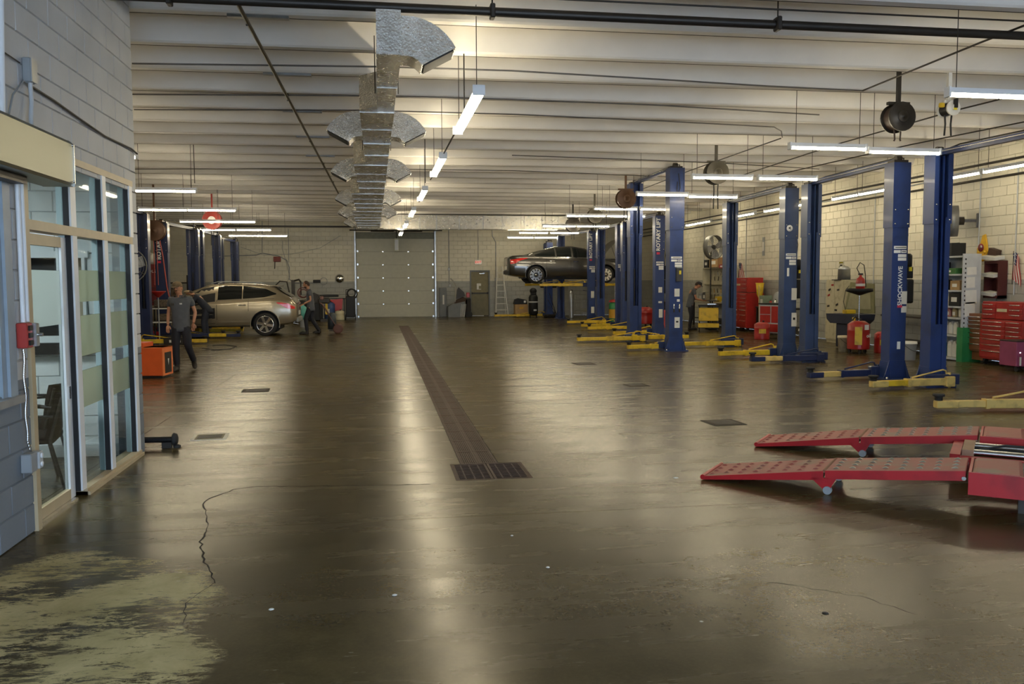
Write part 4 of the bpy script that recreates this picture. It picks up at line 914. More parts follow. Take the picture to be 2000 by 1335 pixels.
def car(label, loc, rz, tabs, paint, wheels, R, rr, spokes, twin, rim, name='car', scale=1.):
    """x runs rear(-) to front(+); tabs: bottom, belt, top heights, half width at belt, half width of roof"""
    t = thing(name, label, 'car', loc, rz); t.scale = (scale,)*3
    xs = tabs['x']; x0, x1 = xs; n = 46; rows = []
    def W_(x): return ip(tabs['w'], x)
    def sec(x):
        zb, zt, zl = ip(tabs['bot'], x), ip(tabs['top'], x), ip(tabs['belt'], x); w = W_(x); wr_ = ip(tabs['wr'], x)*w; zt = max(zt, zl+.02)
        k = min(1, (zt-zl)/.25)
        return [(0, zb), (w*.72, zb), (w*.93, zb+.05), (w*.985, zb+.16), (w, zb+(zl-zb)*.5), (w*.985, zl-.13), (w*.955, zl-.03), (w*.93, zl+.0), (w*.93*(1-k)+wr_*k if False else w*.93+(wr_-w*.93)*.5, zl+(zt-zl)*.5), (wr_*1.0+(w*.90-wr_)*(1-k), zl+(zt-zl)*.84), (wr_*.88, zt-.015), (wr_*.5, zt+.0), (0, zt+.006)]
    S = []
    for i in range(n+1):
        u = i/n; x = x0+(x1-x0)*(u+.035*sin(2*pi*u)*-1); q = sec(x)
        S.append([(x, y, z) for y, z in q])
    def end(row, dx): 
        cz = sum(p[2] for p in row)/len(row); return [(p[0]+dx, p[1]*.95, cz+(p[2]-cz)*.93) for p in row]
    S = [end(S[0], -.03)]+S+[end(S[-1], .06)]
    m = len(S[0]); vs = []; fs = []
    for r in S: vs += r
    for r in S: vs += [(p[0], -p[1], p[2]) for p in r]
    N_ = len(S)*m
    for i in range(len(S)-1):
        for k in range(m-1):
            a, b, c, d = i*m+k, i*m+k+1, (i+1)*m+k+1, (i+1)*m+k; fs += [(a, b, c, d), (d+N_, c+N_, b+N_, a+N_)]
    for base, rev in ((0, False), ((len(S)-1)*m, True)):
        for k in range(m-1): f = (base+k, base+k+1, base+k+1+N_, base+k+N_); fs.append(f)
    mb = MB(); mb.add(vs, fs, True); bo = mb.build('body', paint, t)
    bm = bmesh.new(); bm.from_mesh(bo.data); bmesh.ops.remove_doubles(bm, verts=bm.verts, dist=.0008); bmesh.ops.recalc_face_normals(bm, faces=bm.faces); bm.to_mesh(bo.data); bm.free()
    cut = MB()
    for wx in wheels: cut.cyl((wx, -1.3, R), (wx, -.52, R), R+.075, 28).cyl((wx, .52, R), (wx, 1.3, R), R+.075, 28)
    co = cut.build('cutter', RUBBER, t)
    bm = bmesh.new(); bm.from_mesh(co.data); bmesh.ops.remove_doubles(bm, verts=bm.verts, dist=.0005); bmesh.ops.recalc_face_normals(bm, faces=bm.faces); bm.to_mesh(co.data); bm.free()
    mo = bo.modifiers.new('b', 'BOOLEAN'); mo.operation = 'DIFFERENCE'; mo.object = co; mo.solver = 'EXACT'
    dg = bpy.context.evaluated_depsgraph_get(); me = bpy.data.meshes.new_from_object(bo.evaluated_get(dg)); bo.modifiers.clear(); bo.data = me; bpy.data.objects.remove(co)
    me.materials.clear(); me.materials.append(paint); me.materials.append(BLACK)
    for p in me.polygons:
        p.material_index = 0; c = p.center
        for wx in wheels:
            d_ = sqrt((c.x-wx)**2+(c.z-R)**2); n_ = p.normal; rad = abs(n_.x*(c.x-wx)+n_.z*(c.z-R))/max(d_, 1e-5)
            if (abs(abs(c.y)-.52) < .01 and d_ < R+.08) or (abs(d_-(R+.075)) < .012 and rad > .8 and abs(n_.y) < .3 and abs(c.y) > .5): p.material_index = 1
    me.set_sharp_from_angle(angle=radians(38))
    for wx in wheels:
        for s in (-1, 1): 
            w = W_(wx)*.985; wheel(t, wx, s*(w-.10), R, R, rr, s, spokes, twin, rim)
            MB().tube(arc((wx, R), R+.080, -.25, pi+.25, 18, 'xz', s*(W_(wx)*.985)), .016, 6).build('arch_lip', paint, t)
        MB().bx(wx-.45, wx+.45, -.5, .5, .2, .75).build('wheel_well', BLACK, t)
    def side(x, z):      # y on the body side at x,z
        q = sec(x)
        for (ya, za), (yb, zb) in zip(q[1:], q[2:]):
            if za <= z <= zb and zb > za: return ya+(yb-ya)*(z-za)/(zb-za)
        return q[7][0]
    def patch(name_, m_, poly, eps=.006, sides=(-1, 1), nx=14, nz=5, sm=True):
        """poly: list of (x, zlow, zhigh) stations"""
        for s in sides:
            rows_ = []
            for i in range(nx+1):
                x = poly[0][0]+(poly[-1][0]-poly[0][0])*i/nx
                lo = ip([(p[0], p[1]) for p in poly], x); hi = ip([(p[0], p[2]) for p in poly], x)
                rows_.append([(x, s*(side(x, lo+(hi-lo)*k/nz)+eps), lo+(hi-lo)*k/nz) for k in range(nz+1)])
            MB().grid(rows_, sm).build(name_, m_, t, fix=False)
    def top_patch(name_, m_, xa, xb, frac=.86, eps=.012, nx=10):
        rows_ = []
        for i in range(nx+1):
            x = xa+(xb-xa)*i/nx; q = sec(x); wt = q[10][0]*frac/.88
            rows_.append([(x, wt*c, (ip([(0, q[12][1]), (q[11][0], q[11][1]), (q[10][0]+.001, q[10][1])], abs(wt*c)))+eps) for c in (-1, -.6, -.2, .2, .6, 1)])
        MB().grid(rows_, True).build(name_, m_, t, fix=False)
    return t, side, patch, top_patch, sec
CGL = mat('car_dark_glass', (.008, .010, .010), .06, var=0, coat=.0, spec=.4)
CHR = mat('car_chrome', (.75, .75, .75), .12, 1., var=0)
SEAM = mat('panel_gap', (.01, .01, .01), .8)
TAIL = mat('tail_lamp_red', (.55, .01, .01), .15, var=.1, coat=1., emit=.12, emitcol=(1, .05, .02))
# --- dark sedan, raised, rear towards the left of the picture
grey = mat('sedan_gunmetal_paint', (.075, .072, .066), .30, .65, var=.03, coat=1.)
tabS = dict(x=(-2.38, 2.40), bot=[(-2.4, .34), (-2.1, .28), (-1.6, .24), (1.9, .22), (2.2, .24), (2.4, .34)],
    belt=[(-2.4, 1.0), (-2.1, 1.04), (-1.5, 1.03), (0, .98), (1.0, .94), (1.4, .90), (2.1, .76), (2.4, .62)],
    top=[(-2.4, 1.04), (-2.3, 1.09), (-2.0, 1.11), (-1.75, 1.13), (-1.15, 1.30), (-.55, 1.44), (.1, 1.47), (.55, 1.40), (1.25, 1.02), (1.5, .96), (2.1, .82), (2.4, .66)],
    w=[(-2.4, .78), (-2.25, .86), (-1.6, .90), (0, .915), (1.5, .90), (2.1, .82), (2.4, .62)], wr=[(-2.4, .80), (-1.6, .74), (-.6, .62), (.3, .62), (1.0, .70), (1.5, .82), (2.4, .85)])
ts, sd, patch, tpatch, ssec = car('dark grey four-door sedan raised high on the lift with its hood open', (at(1111, 540, y=35.5).x+.1, 36.45, 1.60), 0, tabS, grey, (-1.39, 1.385), .335, .245, 10, False, CHR, scale=1.08)
patch('side_window', CGL, [(-1.42, 1.08, 1.12), (-1.05, 1.06, 1.25), (-.62, 1.05, 1.36)], nx=6)
patch('side_window', CGL, [(-.56, 1.045, 1.375), (.0, 1.03, 1.40), (.03, 1.03, 1.40)], nx=6)
patch('side_window', CGL, [(.10, 1.02, 1.40), (.5, 1.00, 1.34), (1.12, .99, 1.02)], nx=8)
patch('window_trim', CHR, [(-1.45, 1.045, 1.065), (0, 1.0, 1.018), (1.15, .965, .98)], .008, nx=12, nz=1)
patch('door_seam', SEAM, [(-.02, .32, .98), (-.008, .32, .98)], .003, nx=1); patch('door_seam', SEAM, [(-.98, .55, .99), (-.968, .55, .99)], .003, nx=1); patch('door_seam', SEAM, [(.93, .3, .93), (.942, .3, .93)], .003, nx=1)
patch('door_handle', CHR, [(-.86, .86, .885), (-.66, .86, .885)], .03, nx=2, nz=1); patch('door_handle', CHR, [(.08, .84, .865), (.28, .84, .865)], .03, nx=2, nz=1)
patch('tail_lamp', TAIL, [(-2.38, .76, .93), (-2.2, .78, .95), (-2.0, .90, .98), (-1.72, .975, .99)], .010, nx=8); patch('sill_strip', BLACK, [(-.95, .24, .30), (.95, .23, .29)], .004, nx=4, nz=1)
tpatch('rear_window', CGL, -1.72, -.95); tpatch('windshield', CGL, .62, 1.28)
MB().box((-2.44, 0, .62), (.03, .5, .14)).build('number_plate', PAPER, ts); MB().box((-2.42, 0, .44), (.06, 1.3, .14), bev=.02).build('bumper', BLACK, ts)
hd = MB().grid([[(1.30+.0, y, 1.0), (1.55, y*1.0, 1.33), (1.85, y*.95, 1.62), (2.02, y*.85, 1.74)] for y in (-.72, -.3, 0, .3, .72)], True); hd.build('open_hood', grey, ts)
MB().tube([(1.9, -.5, .95), (1.72, -.5, 1.45)], .008, 6).build('hood_prop', DARKM, ts); MB().box((1.75, 0, .90), (.7, 1.2, .14), bev=.04).build('engine', DARKM, ts)
MB().box((.95, -1.0, 1.02), (.14, .16, .11), bev=.03).build('side_mirror', grey, ts)
for wx in (-1.39, 1.385): MB().cyl((wx, -.7, .335), (wx, .7, .335), .035, 8).build('axle', DARKM, ts)
MB().bx(-1.1, 1.2, -.15, .15, .16, .24).build('underbody', DARKM, ts)
# --- gold SUV on the left, rear towards the right
gold = mat('suv_champagne_paint', (.36, .31, .22), .30, .6, var=.03, coat=1.)
tabU = dict(x=(-2.38, 2.38), bot=[(-2.4, .44), (-2.15, .36), (-1.7, .30), (1.8, .28), (2.4, .40)],
    belt=[(-2.4, 1.00), (-2.25, 1.14), (-2.1, 1.18), (-1.5, 1.20), (0, 1.12), (1.0, 1.07), (1.5, 1.03), (2.2, .92), (2.4, .70)],
    top=[(-2.4, 1.04), (-2.32, 1.17), (-2.15, 1.30), (-1.72, 1.57), (-1.3, 1.655), (-.4, 1.70), (.3, 1.66), (.75, 1.5), (1.3, 1.16), (1.6, 1.10), (2.2, .98), (2.4, .74)],
    w=[(-2.4, .80), (-2.25, .89), (-1.6, .93), (0, .94), (1.6, .92), (2.2, .84), (2.4, .64)], wr=[(-2.4, .78), (-1.8, .70), (-1.0, .66), (.3, .66), (1.0, .74), (1.6, .84), (2.4, .86)])
tu, sd2, patch2, tpatch2, _ = car('champagne gold crossover car on the left with its front door open', (-5.05, 29.3, 0), pi, tabU, gold, (-1.43, 1.39), .375, .272, 6, False, CHR)
patch2('side_window', CGL, [(-1.78, 1.33, 1.36), (-1.4, 1.24, 1.53), (-.75, 1.20, 1.60)], nx=8); patch2('side_window', CGL, [(-.72, 1.20, 1.60), (.02, 1.17, 1.62)], nx=6); patch2('side_window', CGL, [(.12, 1.16, 1.615), (.6, 1.13, 1.50), (1.15, 1.12, 1.16)], nx=8, sides=(-1,))
patch2('window_trim', CHR, [(-1.72, 1.20, 1.215), (-.5, 1.165, 1.18), (.05, 1.15, 1.165)], .008, nx=8, nz=1)
patch2('door_opening', BLACK, [(.10, .42, 1.60), (.5, .38, 1.52), (.85, .42, 1.33), (1.02, .60, 1.14)], .004, sides=(1,), nx=8)
patch2('door_seam', SEAM, [(.04, .40, 1.14), (.054, .40, 1.14)], .003, nx=1); patch2('door_seam', SEAM, [(-.93, .80, 1.18), (-.916, .80, 1.18)], .003, nx=1)
patch2('door_handle', CHR, [(-.85, .98, 1.01), (-.62, .98, 1.01)], .03, nx=2, nz=1)
patch2('tail_lamp', TAIL, [(-2.36, .86, .93), (-2.15, .87, 1.04), (-1.92, .99, 1.07), (-1.80, 1.055, 1.075)], .012, nx=8); patch2('sill_strip', GALV, [(-1.0, .31, .36), (1.0, .29, .34)], .006, nx=4, nz=1)
patch2('door_crease', gold, [(-1.0, .47, .50), (.0, .44, .50)], .02, nx=3, nz=2)
tpatch2('rear_window', CGL, -2.24, -1.80, 1.02, .03); tpatch2('windshield', CGL, .62, 1.25)
MB().box((-1.72, 0, 1.60), (.34, 1.15, .035), bev=.01).build('roof_spoiler', gold, tu)
for s in (-1, 1): MB().tube([(-1.25, s*.60, 1.655), (-1.15, s*.60, 1.71), (.0, s*.60, 1.745), (.25, s*.60, 1.685)], .014, 6).build('roof_rail', GREYM, tu)
MB().box((-2.43, 0, .72), (.02, .5, .13)).build('number_plate', PAPER, tu); MB().box((-2.42, 0, .50), (.10, 1.45, .16), bev=.04).build('bumper', GREYM, tu)
MB().tube([(-2.44, .5, .36), (-2.28, .5, .38)], .035, 10).build('exhaust', STEEL, tu)
# open front door (hinged at its front edge, swung outwards)
dq = Matrix.Rotation(radians(-68), 3, 'Z'); hp = Vector((1.02, .95, 0))
def D_(v): return hp + Matrix.Rotation(radians(75), 3, 'Z') @ Vector(v)
pts = [(0, .42), (.95, .42), (1.0, .8), (.98, 1.13), (.0, 1.10)]
vs = [D_((a, o_, z)) for o_ in (-.03, .05) for a, z in pts]; nn = len(pts)
MB().add(vs, [tuple(range(nn)), tuple(range(nn, 2*nn))]+[(i, (i+1) % nn, (i+1) % nn+nn, i+nn) for i in range(nn)]).build('open_door', gold, tu)
MB().tube([D_((0, 0, 1.10)), D_((.35, 0, 1.48)), D_((.9, 0, 1.58)), D_((.98, 0, 1.12))], .022, 6).build('door_window_frame', BLACK, tu)
vs = [D_((a, .055, z)) for a, z in ((.06, .5), (.9, .5), (.92, 1.05), (.05, 1.02))]; MB().add(vs, [(0, 1, 2, 3)]).build('door_trim', mat('door_trim_brown', (.07, .045, .035), .7), tu)

# ================================================================ PEOPLE
SKIN = mat('skin_tone', (.48, .235, .135), .55, var=.05); HAIRB = mat('dark_brown_hair', (.035, .018, .010), .7); 
SHIRT = mat('charcoal_work_shirt', (.085, .092, .105), .8, var=.1, scale=12, bump=.2); PANTS = mat('black_work_trousers', (.014, .015, .022), .85, var=.2, bump=.2)
NAVY = mat('navy_overalls', (.022, .026, .040), .85, var=.2); CAPM = mat('khaki_camo_cap', (.20, .14, .075), .8, var=.3, scale=30); BOOT = mat('black_boot_leather', (.016, .013, .011), .55)
def skin_mesh(verts, edges, sub=1):
    """verts: (pos, rx, ry)"""
    me = bpy.data.meshes.new('t'); me.from_pydata([v[0] for v in verts], edges, []); o = bpy.data.objects.new('t', me); COL.objects.link(o)
    o.modifiers.new('s', 'SKIN'); 
    for i, v in enumerate(verts): me.skin_vertices[0].data[i].radius = (v[1], v[2])
    me.skin_vertices[0].data[0].use_root = True
    s = o.modifiers.new('u', 'SUBSURF'); s.levels = sub; s.render_levels = sub
    dg = bpy.context.evaluated_depsgraph_get(); r = bpy.data.meshes.new_from_object(o.evaluated_get(dg))
    vs = [tuple(v.co) for v in r.vertices]; fs = [tuple(p.vertices) for p in r.polygons]; bpy.data.objects.remove(o); return vs, fs
def person(label, loc, rz, J, shirt=SHIRT, pants=PANTS, cap=None, hair=HAIRB, beard=False, sleeve=.55, longsleeve=False, hcurl=.5):
    """J joints in local frame, facing -y: pel, ch, nk, hd, and per side L/R: sh, el, wr, hp, kn, an, toe"""
    t = thing('person', label, 'person', loc, rz); J = {k: Vector(v) for k, v in J.items()}
    up = (J['hd']-J['nk']).normalized(); fwd = Vector(J.get('face', (0, -1, 0))).normalized(); sd_ = up.cross(fwd).normalized()*-1
    V = []; E = []
    def av(p, a, b=None): V.append((tuple(p), a, b or a)); return len(V)-1
    pel = av(J['pel'], .135, .10); wst = av(J['pel'].lerp(J['ch'], .4), .125, .095); ch = av(J['ch'], .15, .11); nb = av(J['nk']-up*.04, .075, .07); nk = av(J['nk']+up*.03, .052, .055)
    E += [(pel, wst), (wst, ch), (ch, nb), (nb, nk)]
    for s in 'LR':
        sh = av(J['sh'+s], .052); ue = av(J['sh'+s].lerp(J['el'+s], .5), .043); el = av(J['el'+s], .036); fm = av(J['el'+s].lerp(J['wr'+s], .35), .037); wr_ = av(J['wr'+s], .024, .027)
        E += [(ch, sh), (sh, ue), (ue, el), (el, fm), (fm, wr_)]
        hp = av(J['hp'+s], .085); th = av(J['hp'+s].lerp(J['kn'+s], .5), .075); kn = av(J['kn'+s], .052); cf = av(J['kn'+s].lerp(J['an'+s], .35), .052); an = av(J['an'+s], .035)
        E += [(pel, hp), (hp, th), (th, kn), (kn, cf), (cf, an)]
    vs, fs = skin_mesh(V, E, 1); mb = MB().add(vs, fs, True)
    # head: skull, jaw, nose, ears joined to the neck
    hc = J['hd']; q = Matrix((sd_, -fwd, up)).transposed()
    def H(v): return hc + q @ Vector(v)
    mb.ell(hc+up*.005, (.076, .095, .115), 16, 12, q).ell(H((0, -.030, -.065)), (.052, .060, .055), 12, 8, q)
    mb.ell(H((0, -.098, -.012)), (.013, .022, .026), 8, 6, q)
    for s in (-1, 1): mb.ell(H((s*.078, .005, -.008)), (.012, .022, .032), 8, 6, q)
    mb.tube([J['nk']-up*.03, J['nk']+up*.04, hc-up*.06], [.06, .055, .052], 12)
    # hands: palm, four fingers, thumb
    for s in 'LR':
        w = J['wr'+s]; d = (w-J['el'+s]).normalized(); hdn = J.get('hand'+s); d = Vector(hdn).normalized() if hdn else d
        side_ = d.cross(fwd); side_ = side_.normalized() if side_.length > .1 else Vector((1, 0, 0)); nrm = d.cross(side_).normalized()
        ctr = Vector((0, 0, 0)); sg = 1 if s == 'R' else -1
        palm = w+d*.05; pq = Matrix((side_, nrm, d)).transposed(); mb.ell(palm, (.040, .017, .055), 10, 8, pq)
        for k, l_ in enumerate((.068, .078, .073, .058)):
            b = w+d*.085+side_*(k-1.5)*.019; cu = nrm*sg*hcurl
            mb.tube([b-d*.02, b+d*l_*.4, b+d*l_*.72+cu*l_*.25, b+d*l_*.92+cu*l_*.62], [.0095, .009, .0085, .006], 6)
        b = w+d*.03-side_*.035; mb.tube([b, b+d*.03-side_*.02, b+d*.062-side_*.022+nrm*sg*.01], [.012, .011, .008], 6)
    mb.build('body', SKIN, t)
    for s in (-1, 1): MB().ell(H((s*.030, -.083, .012)), (.011, .008, .006), 8, 6, q).build('eye', mat('eye_dark', (.03, .02, .015), .3), t)
    MB().ell(H((0, -.090, -.048)), (.024, .010, .006), 8, 5, q).build('mouth', mat('lip', (.30, .10, .08), .5), t)
    if beard: MB().ell(H((0, -.045, -.082)), (.055, .056, .045), 12, 8, q).build('beard', HAIRB if beard == 1 else mat('brown_moustache', (.13, .06, .03), .8), t)
    elif cap: MB().ell(H((0, -.096, -.034)), (.034, .012, .010), 8, 5, q).build('moustache', mat('brown_moustache', (.13, .06, .03), .8), t)
    MB().ell(H((0, .022, .028)), (.083, .092, .108), 14, 10, q).build('hair', hair, t)
    if cap:
        c_ = MB(); prof = [(.088, .035), (.090, .060), (.085, .095), (.065, .125), (.03, .138), (0, .14)]
        vsn = MB().lathe(prof, 16).v; c2 = MB().lathe(prof, 16); c_.add([H((v[0], v[1]*1.12+.0, v[2]-.0)) for v in c2.v], c2.f, True)
        o = c_.build('cap', cap, t); b_ = MB(); r0 = []; 
        for i in range(9): a = radians(-60+i*15); r0.append([H((sin(a)*.088, -cos(a)*.095, .045)), H((sin(a)*.080, -.095-cos(a)*.075, .030))])
        b_.grid(r0, True); b_.grid([[p+up*.006 for p in r] for r in r0], True); b_.build('peak', cap, o)
    # shirt
    V.clear(); E.clear()
    lo = J['pel'].lerp(J['ch'], -.36); az = av(lo-Vector((0, 0, .035)), .186, .145); a0 = av(lo, .186, .145); E.append((az, a0)); a1 = av(J['pel'].lerp(J['ch'], .35), .180, .132); a2 = av(J['ch'], .195, .138); a3 = av(J['nk']-up*.055, .095, .085); a4 = av(J['nk']-up*.005, .072, .072)
    E += [(a0, a1), (a1, a2), (a2, a3), (a3, a4)]
    for s in 'LR':
        b0 = av(J['sh'+s], .075); k_ = 1.0 if longsleeve else sleeve; b1 = av(J['sh'+s].lerp(J['el'+s], .3), .068); b2 = av(J['sh'+s].lerp(J['el'+s], k_), .062); E += [(a2, b0), (b0, b1), (b1, b2)]
        if longsleeve: b3 = av(J['el'+s].lerp(J['wr'+s], .9), .040); E += [(b2, b3)]
    vs, fs = skin_mesh(V, E, 1); so = MB().add(vs, fs, True).build('shirt', shirt, t)
    # collar
    cc = J['nk']-up*.0; MB().tube([cc+(sd_*cos(a)*.068-fwd*sin(a)*.068*-1) for a in [radians(x) for x in range(-250, 71, 20)]], .012, 6).build('collar', shirt, so)
    if cap is CAPM:
        p = J['ch']+fwd*.142-sd_*.085+up*.03; MB().box(p, (.05, .006, .028), q).build('name_patch', LABEL, so); p = J['ch']+fwd*.145+sd_*.085+up*.03
        for dx_ in (-.018, .018): MB().box(p+sd_*dx_, (.010, .008, .05), q).build('pen', STEEL, so)
    V.clear(); E.clear()
    a0 = av(J['pel'].lerp(J['ch'], .30), .140, .108); a1 = av(J['pel'], .165, .125); E.append((a0, a1))
    for s in 'LR':
        b0 = av(J['hp'+s], .112); b1 = av(J['hp'+s].lerp(J['kn'+s], .5), .100); b2 = av(J['kn'+s], .082); b3 = av(J['kn'+s].lerp(J['an'+s], .5), .070); b4 = av(J['an'+s]+Vector((0, 0, -.015)), .064); E += [(a1, b0), (b0, b1), (b1, b2), (b2, b3), (b3, b4)]
    vs, fs = skin_mesh(V, E, 1); MB().add(vs, fs, True).build('trousers', pants, t)
    for s in 'LR':
        an, to = J['an'+s], J['to'+s]; d = (to-an); d.z = 0; d = d.normalized() if d.length > .01 else fwd; tl = to-an
        dn = tl.normalized(); sid = dn.cross(Vector((0, 0, 1))).normalized(); un_ = sid.cross(dn)
        q2 = Matrix((sid, dn, un_)).transposed(); heel = an-Vector((0, 0, .045)); 
        b = MB(); base = an.copy(); base.z = an.z-.05
        b.ell(base-d*.01+dn*.02, (.048, .07, .055), 12, 8, q2).ell(to+Vector((0, 0, .015)), (.052, .095, .042), 12, 8, q2).tube([base, to], [.045, .048], 10).tube([an+Vector((0, 0, .06)), an, base], [.05, .052, .05], 10)
        b.build('boot', BOOT, t)
    return t
# walking man in cap (faces the camera, weight on his right foot)
Jw = dict(pel=(0, .0, .93), ch=(.0, .01, 1.30), nk=(-.01, -.01, 1.475), hd=(-.03, -.04, 1.62), face=(-.35, -1, -.10),
    shR=(-.185, .01, 1.40), elR=(-.235, .05, 1.13), wrR=(-.235, -.05, .90), shL=(.185, .01, 1.40), elL=(.265, .06, 1.14), wrL=(.235, -.03, .93), handL=(-.1, .1, -1),
    hpR=(-.09, 0, .90), knR=(-.10, -.08, .50), anR=(-.085, -.08, .10), toR=(-.11, -.23, .035), hpL=(.09, 0, .90), knL=(.13, -.10, .50), anL=(.20, .15, .18), toL=(.225, .05, .08))
person('man in camouflage cap, charcoal shirt and black trousers walking towards the camera', (-3.86, 17.7, 0), radians(4), Jw, cap=CAPM, hair=mat('long_brown_hair', (.12, .065, .035), .8))
# second man walking left with a hand truck
Jm = dict(pel=(0, 0, .93), ch=(0, -.03, 1.31), nk=(0, -.07, 1.48), hd=(0, -.12, 1.63), face=(0, -1, -.12),
    shR=(-.18, -.02, 1.40), elR=(-.22, -.02, 1.12), wrR=(-.20, -.24, 1.00), shL=(.18, -.02, 1.40), elL=(.22, .02, 1.12), wrL=(.20, -.20, 1.00),
    hpR=(-.09, 0, .90), knR=(-.10, .02, .50), anR=(-.10, .26, .11), toR=(-.10, .12, .05), hpL=(.09, 0, .90), knL=(.10, -.16, .52), anL=(.10, -.12, .09), toL=(.10, -.29, .035))
person('bearded man with short dark hair and charcoal shirt walking left by the back wall', (-2.24, 29.1, 0), radians(-90), Jm, beard=1)
# third man at the workbench, back half turned
Jb = dict(pel=(0, .04, .93), ch=(0, -.02, 1.28), nk=(0, -.12, 1.43), hd=(0, -.22, 1.55), face=(0, -1, -.55),
    shR=(-.18, -.04, 1.36), elR=(-.22, -.12, 1.08), wrR=(-.14, -.36, 1.02), shL=(.18, -.04, 1.36), elL=(.22, -.12, 1.08), wrL=(.14, -.36, 1.02), handR=(.1, -1, -.1), handL=(-.1, -1, -.1),
    hpR=(-.09, .04, .90), knR=(-.10, .02, .50), anR=(-.12, .08, .09), toR=(-.13, -.10, .035), hpL=(.09, .04, .90), knL=(.10, -.02, .50), anL=(.11, .04, .09), toL=(.12, -.14, .035))
person('man in dark cap and grey shirt bent over a tray at the far workbench', (10.72, 28.6, 0), radians(80), Jb, cap=mat('dark_cap', (.03, .03, .035), .8))
# fourth man leaning into the open door of the gold car
Jl = dict(pel=(0, .10, .92), ch=(0, -.13, 1.22), nk=(0, -.28, 1.33), hd=(0, -.40, 1.40), face=(0, -1, -.35),
    shR=(-.18, -.18, 1.28), elR=(-.22, -.32, 1.06), wrR=(-.16, -.52, .98), shL=(.18, -.18, 1.28), elL=(.22, -.32, 1.06), wrL=(.16, -.52, .98),
    hpR=(-.09, .10, .90), knR=(-.10, .02, .50), anR=(-.11, .10, .09), toR=(-.12, -.07, .035), hpL=(.09, .10, .90), knL=(.10, .0, .50), anL=(.11, .03, .09), toL=(.12, -.14, .035))
person('man in tan cap and dark overalls leaning beside the open door of the gold car', (-5.42, 27.98, 0), radians(-90), Jl, shirt=NAVY, pants=NAVY, cap=mat('tan_cap', (.40, .30, .18), .8), longsleeve=True)
# ================================================================ EQUIPMENT AND CLUTTER
def fan(label, loc, rz, R=.38, stand=0, tilt=0):
    t = thing('drum_fan', label, 'fan', loc, rz); m = mat('fan_guard_grey', (.20, .20, .19), .45, .3)
    g = MB()
    for r in [R*k/7 for k in range(1, 8)]: g.tube(arc((0, 0), r, 0, 2*pi, 22, 'xz', -.10), .0045, 4, False)
    for k in range(12): a = 2*pi*k/12; g.tube([(0, -.12, 0), (R*cos(a), -.10, R*sin(a)), (R*1.02*cos(a), .0, R*1.02*sin(a))], .0045, 4, False)
    tag(g.build('guard', m, t), kind='stuff')
    MB().lathe([(R*1.0, -.10), (R*1.03, -.10), (R*1.03, .10), (R*1.0, .10), (R*1.0, -.10)], 28, (0, 0, 0), 'y', cap=False).build('rim', m, t)
    for k in range(4):
        a = 2*pi*k/4+.3; d = Vector((cos(a), 0, sin(a))); n = Vector((-sin(a), 0, cos(a)))
        MB().grid([[d*.06+n*-.05+Vector((0, .03, 0)), d*.06+n*.05+Vector((0, -.03, 0))], [d*R*.6+n*-.13+Vector((0, .05, 0)), d*R*.6+n*.12+Vector((0, -.05, 0))], [d*R*.92+n*-.12+Vector((0, .05, 0)), d*R*.92+n*.14+Vector((0, -.05, 0))]], True).build('blade', LGREY, t)
    MB().lathe([(0, -.07), (.07, -.06), (.09, .0), (.09, .22), (0, .24)], 14, (0, 0, 0), 'y').build('motor', DARKM, t)
    if stand: MB().cyl((0, .12, -R*.2), (0, .12, -loc[2]), .025, 8).lathe([(.26, 0), (.26, .03), (.05, .06)], 16, (0, .12, -loc[2])).build('stand_pole', DARKM, t)
    else: MB().box((0, .30, 0), (.08, .32, .06)).box((0, .47, 0), (.2, .03, .3)).build('wall_bracket', DARKM, t)
    return t
fan('grey round fan on a pole stand by the right workbench', (11.9, 29.6, 2.9), radians(25), .42, 1)
fan('large grey round fan mounted high beyond the office corner on the left', (-6.15, 22.6, 2.15), radians(20), .43, 1)
fan('wall fan seen edge on beside the nearest lift column on the right', (12.49, 17.35, 3.0), radians(-122), .33, 0)
def reel(label, loc, rz, R=.26, m=DARKM, hose=RUBBER, drop=.5, plate=None, name='hose_reel'):
    t = thing(name, label, 'hose reel', loc, rz)
    MB().lathe([(R, -.11), (R, -.09), (R*.5, -.085), (R*.5, .085), (R, .09), (R, .11), (R*.45, .12), (0, .12)], 24, (0, 0, 0), 'y').lathe([(R, -.11), (R*.5, -.115), (R*.42, -.13), (0, -.13)], 24, (0, 0, 0), 'y').build('spool', m, t)
    MB().lathe([(R*.85, -.08), (R*.85, .08)], 20, (0, 0, 0), 'y').build('wound_hose', hose, t)
    MB().lathe([(R*.42, 0), (R*.42, -.01), (R*.36, -.012), (R*.10, -.012), (R*.08, -.03), (0, -.03)], 20, (0, -.13, 0), 'y').build('hub', plate or m, t)
    MB().box((0, 0, R*.95), (R*1.6, .06, .04)).box((.0, 0, R*1.0+(4.93-loc[2]-R)/2), (.05, .05, max(.05, 4.93-loc[2]-R))).box((0, .13, R*.5), (.06, .02, R)).build('bracket', m, t)
    if drop:
        for s in (-.05, .05): MB().tube([(s, 0, -R*.8), (s*.8, 0, -R-.1), (s, 0, -R-drop)], .013, 6).build('hose_end', hose, t)
    return t
reel('large dark brown hose reel hanging from the ceiling near the nearest lift', (7.30, 11.4, 4.02), 0, .205, DARKM, mat('hose_brown', (.06, .035, .025), .6), .12)
r2 = reel('white cord reel hanging beside the large dark hose reel', (7.62, 10.75, 4.02), 0, .10, PAIL, BLACK, .25, PAIL); MB().box((0, -.145, -.02), (.05, .006, .03)).build('warning_tag', mat('warning_yellow', (.75, .62, .03), .5), r2); MB().box((.0, -.15, .05), (.035, .05, .12)).build('handle', BLACK, r2); MB().box((-.17, -.1, .03), (.07, .05, .06), bev=.01).build('yellow_plug', YEL, r2)
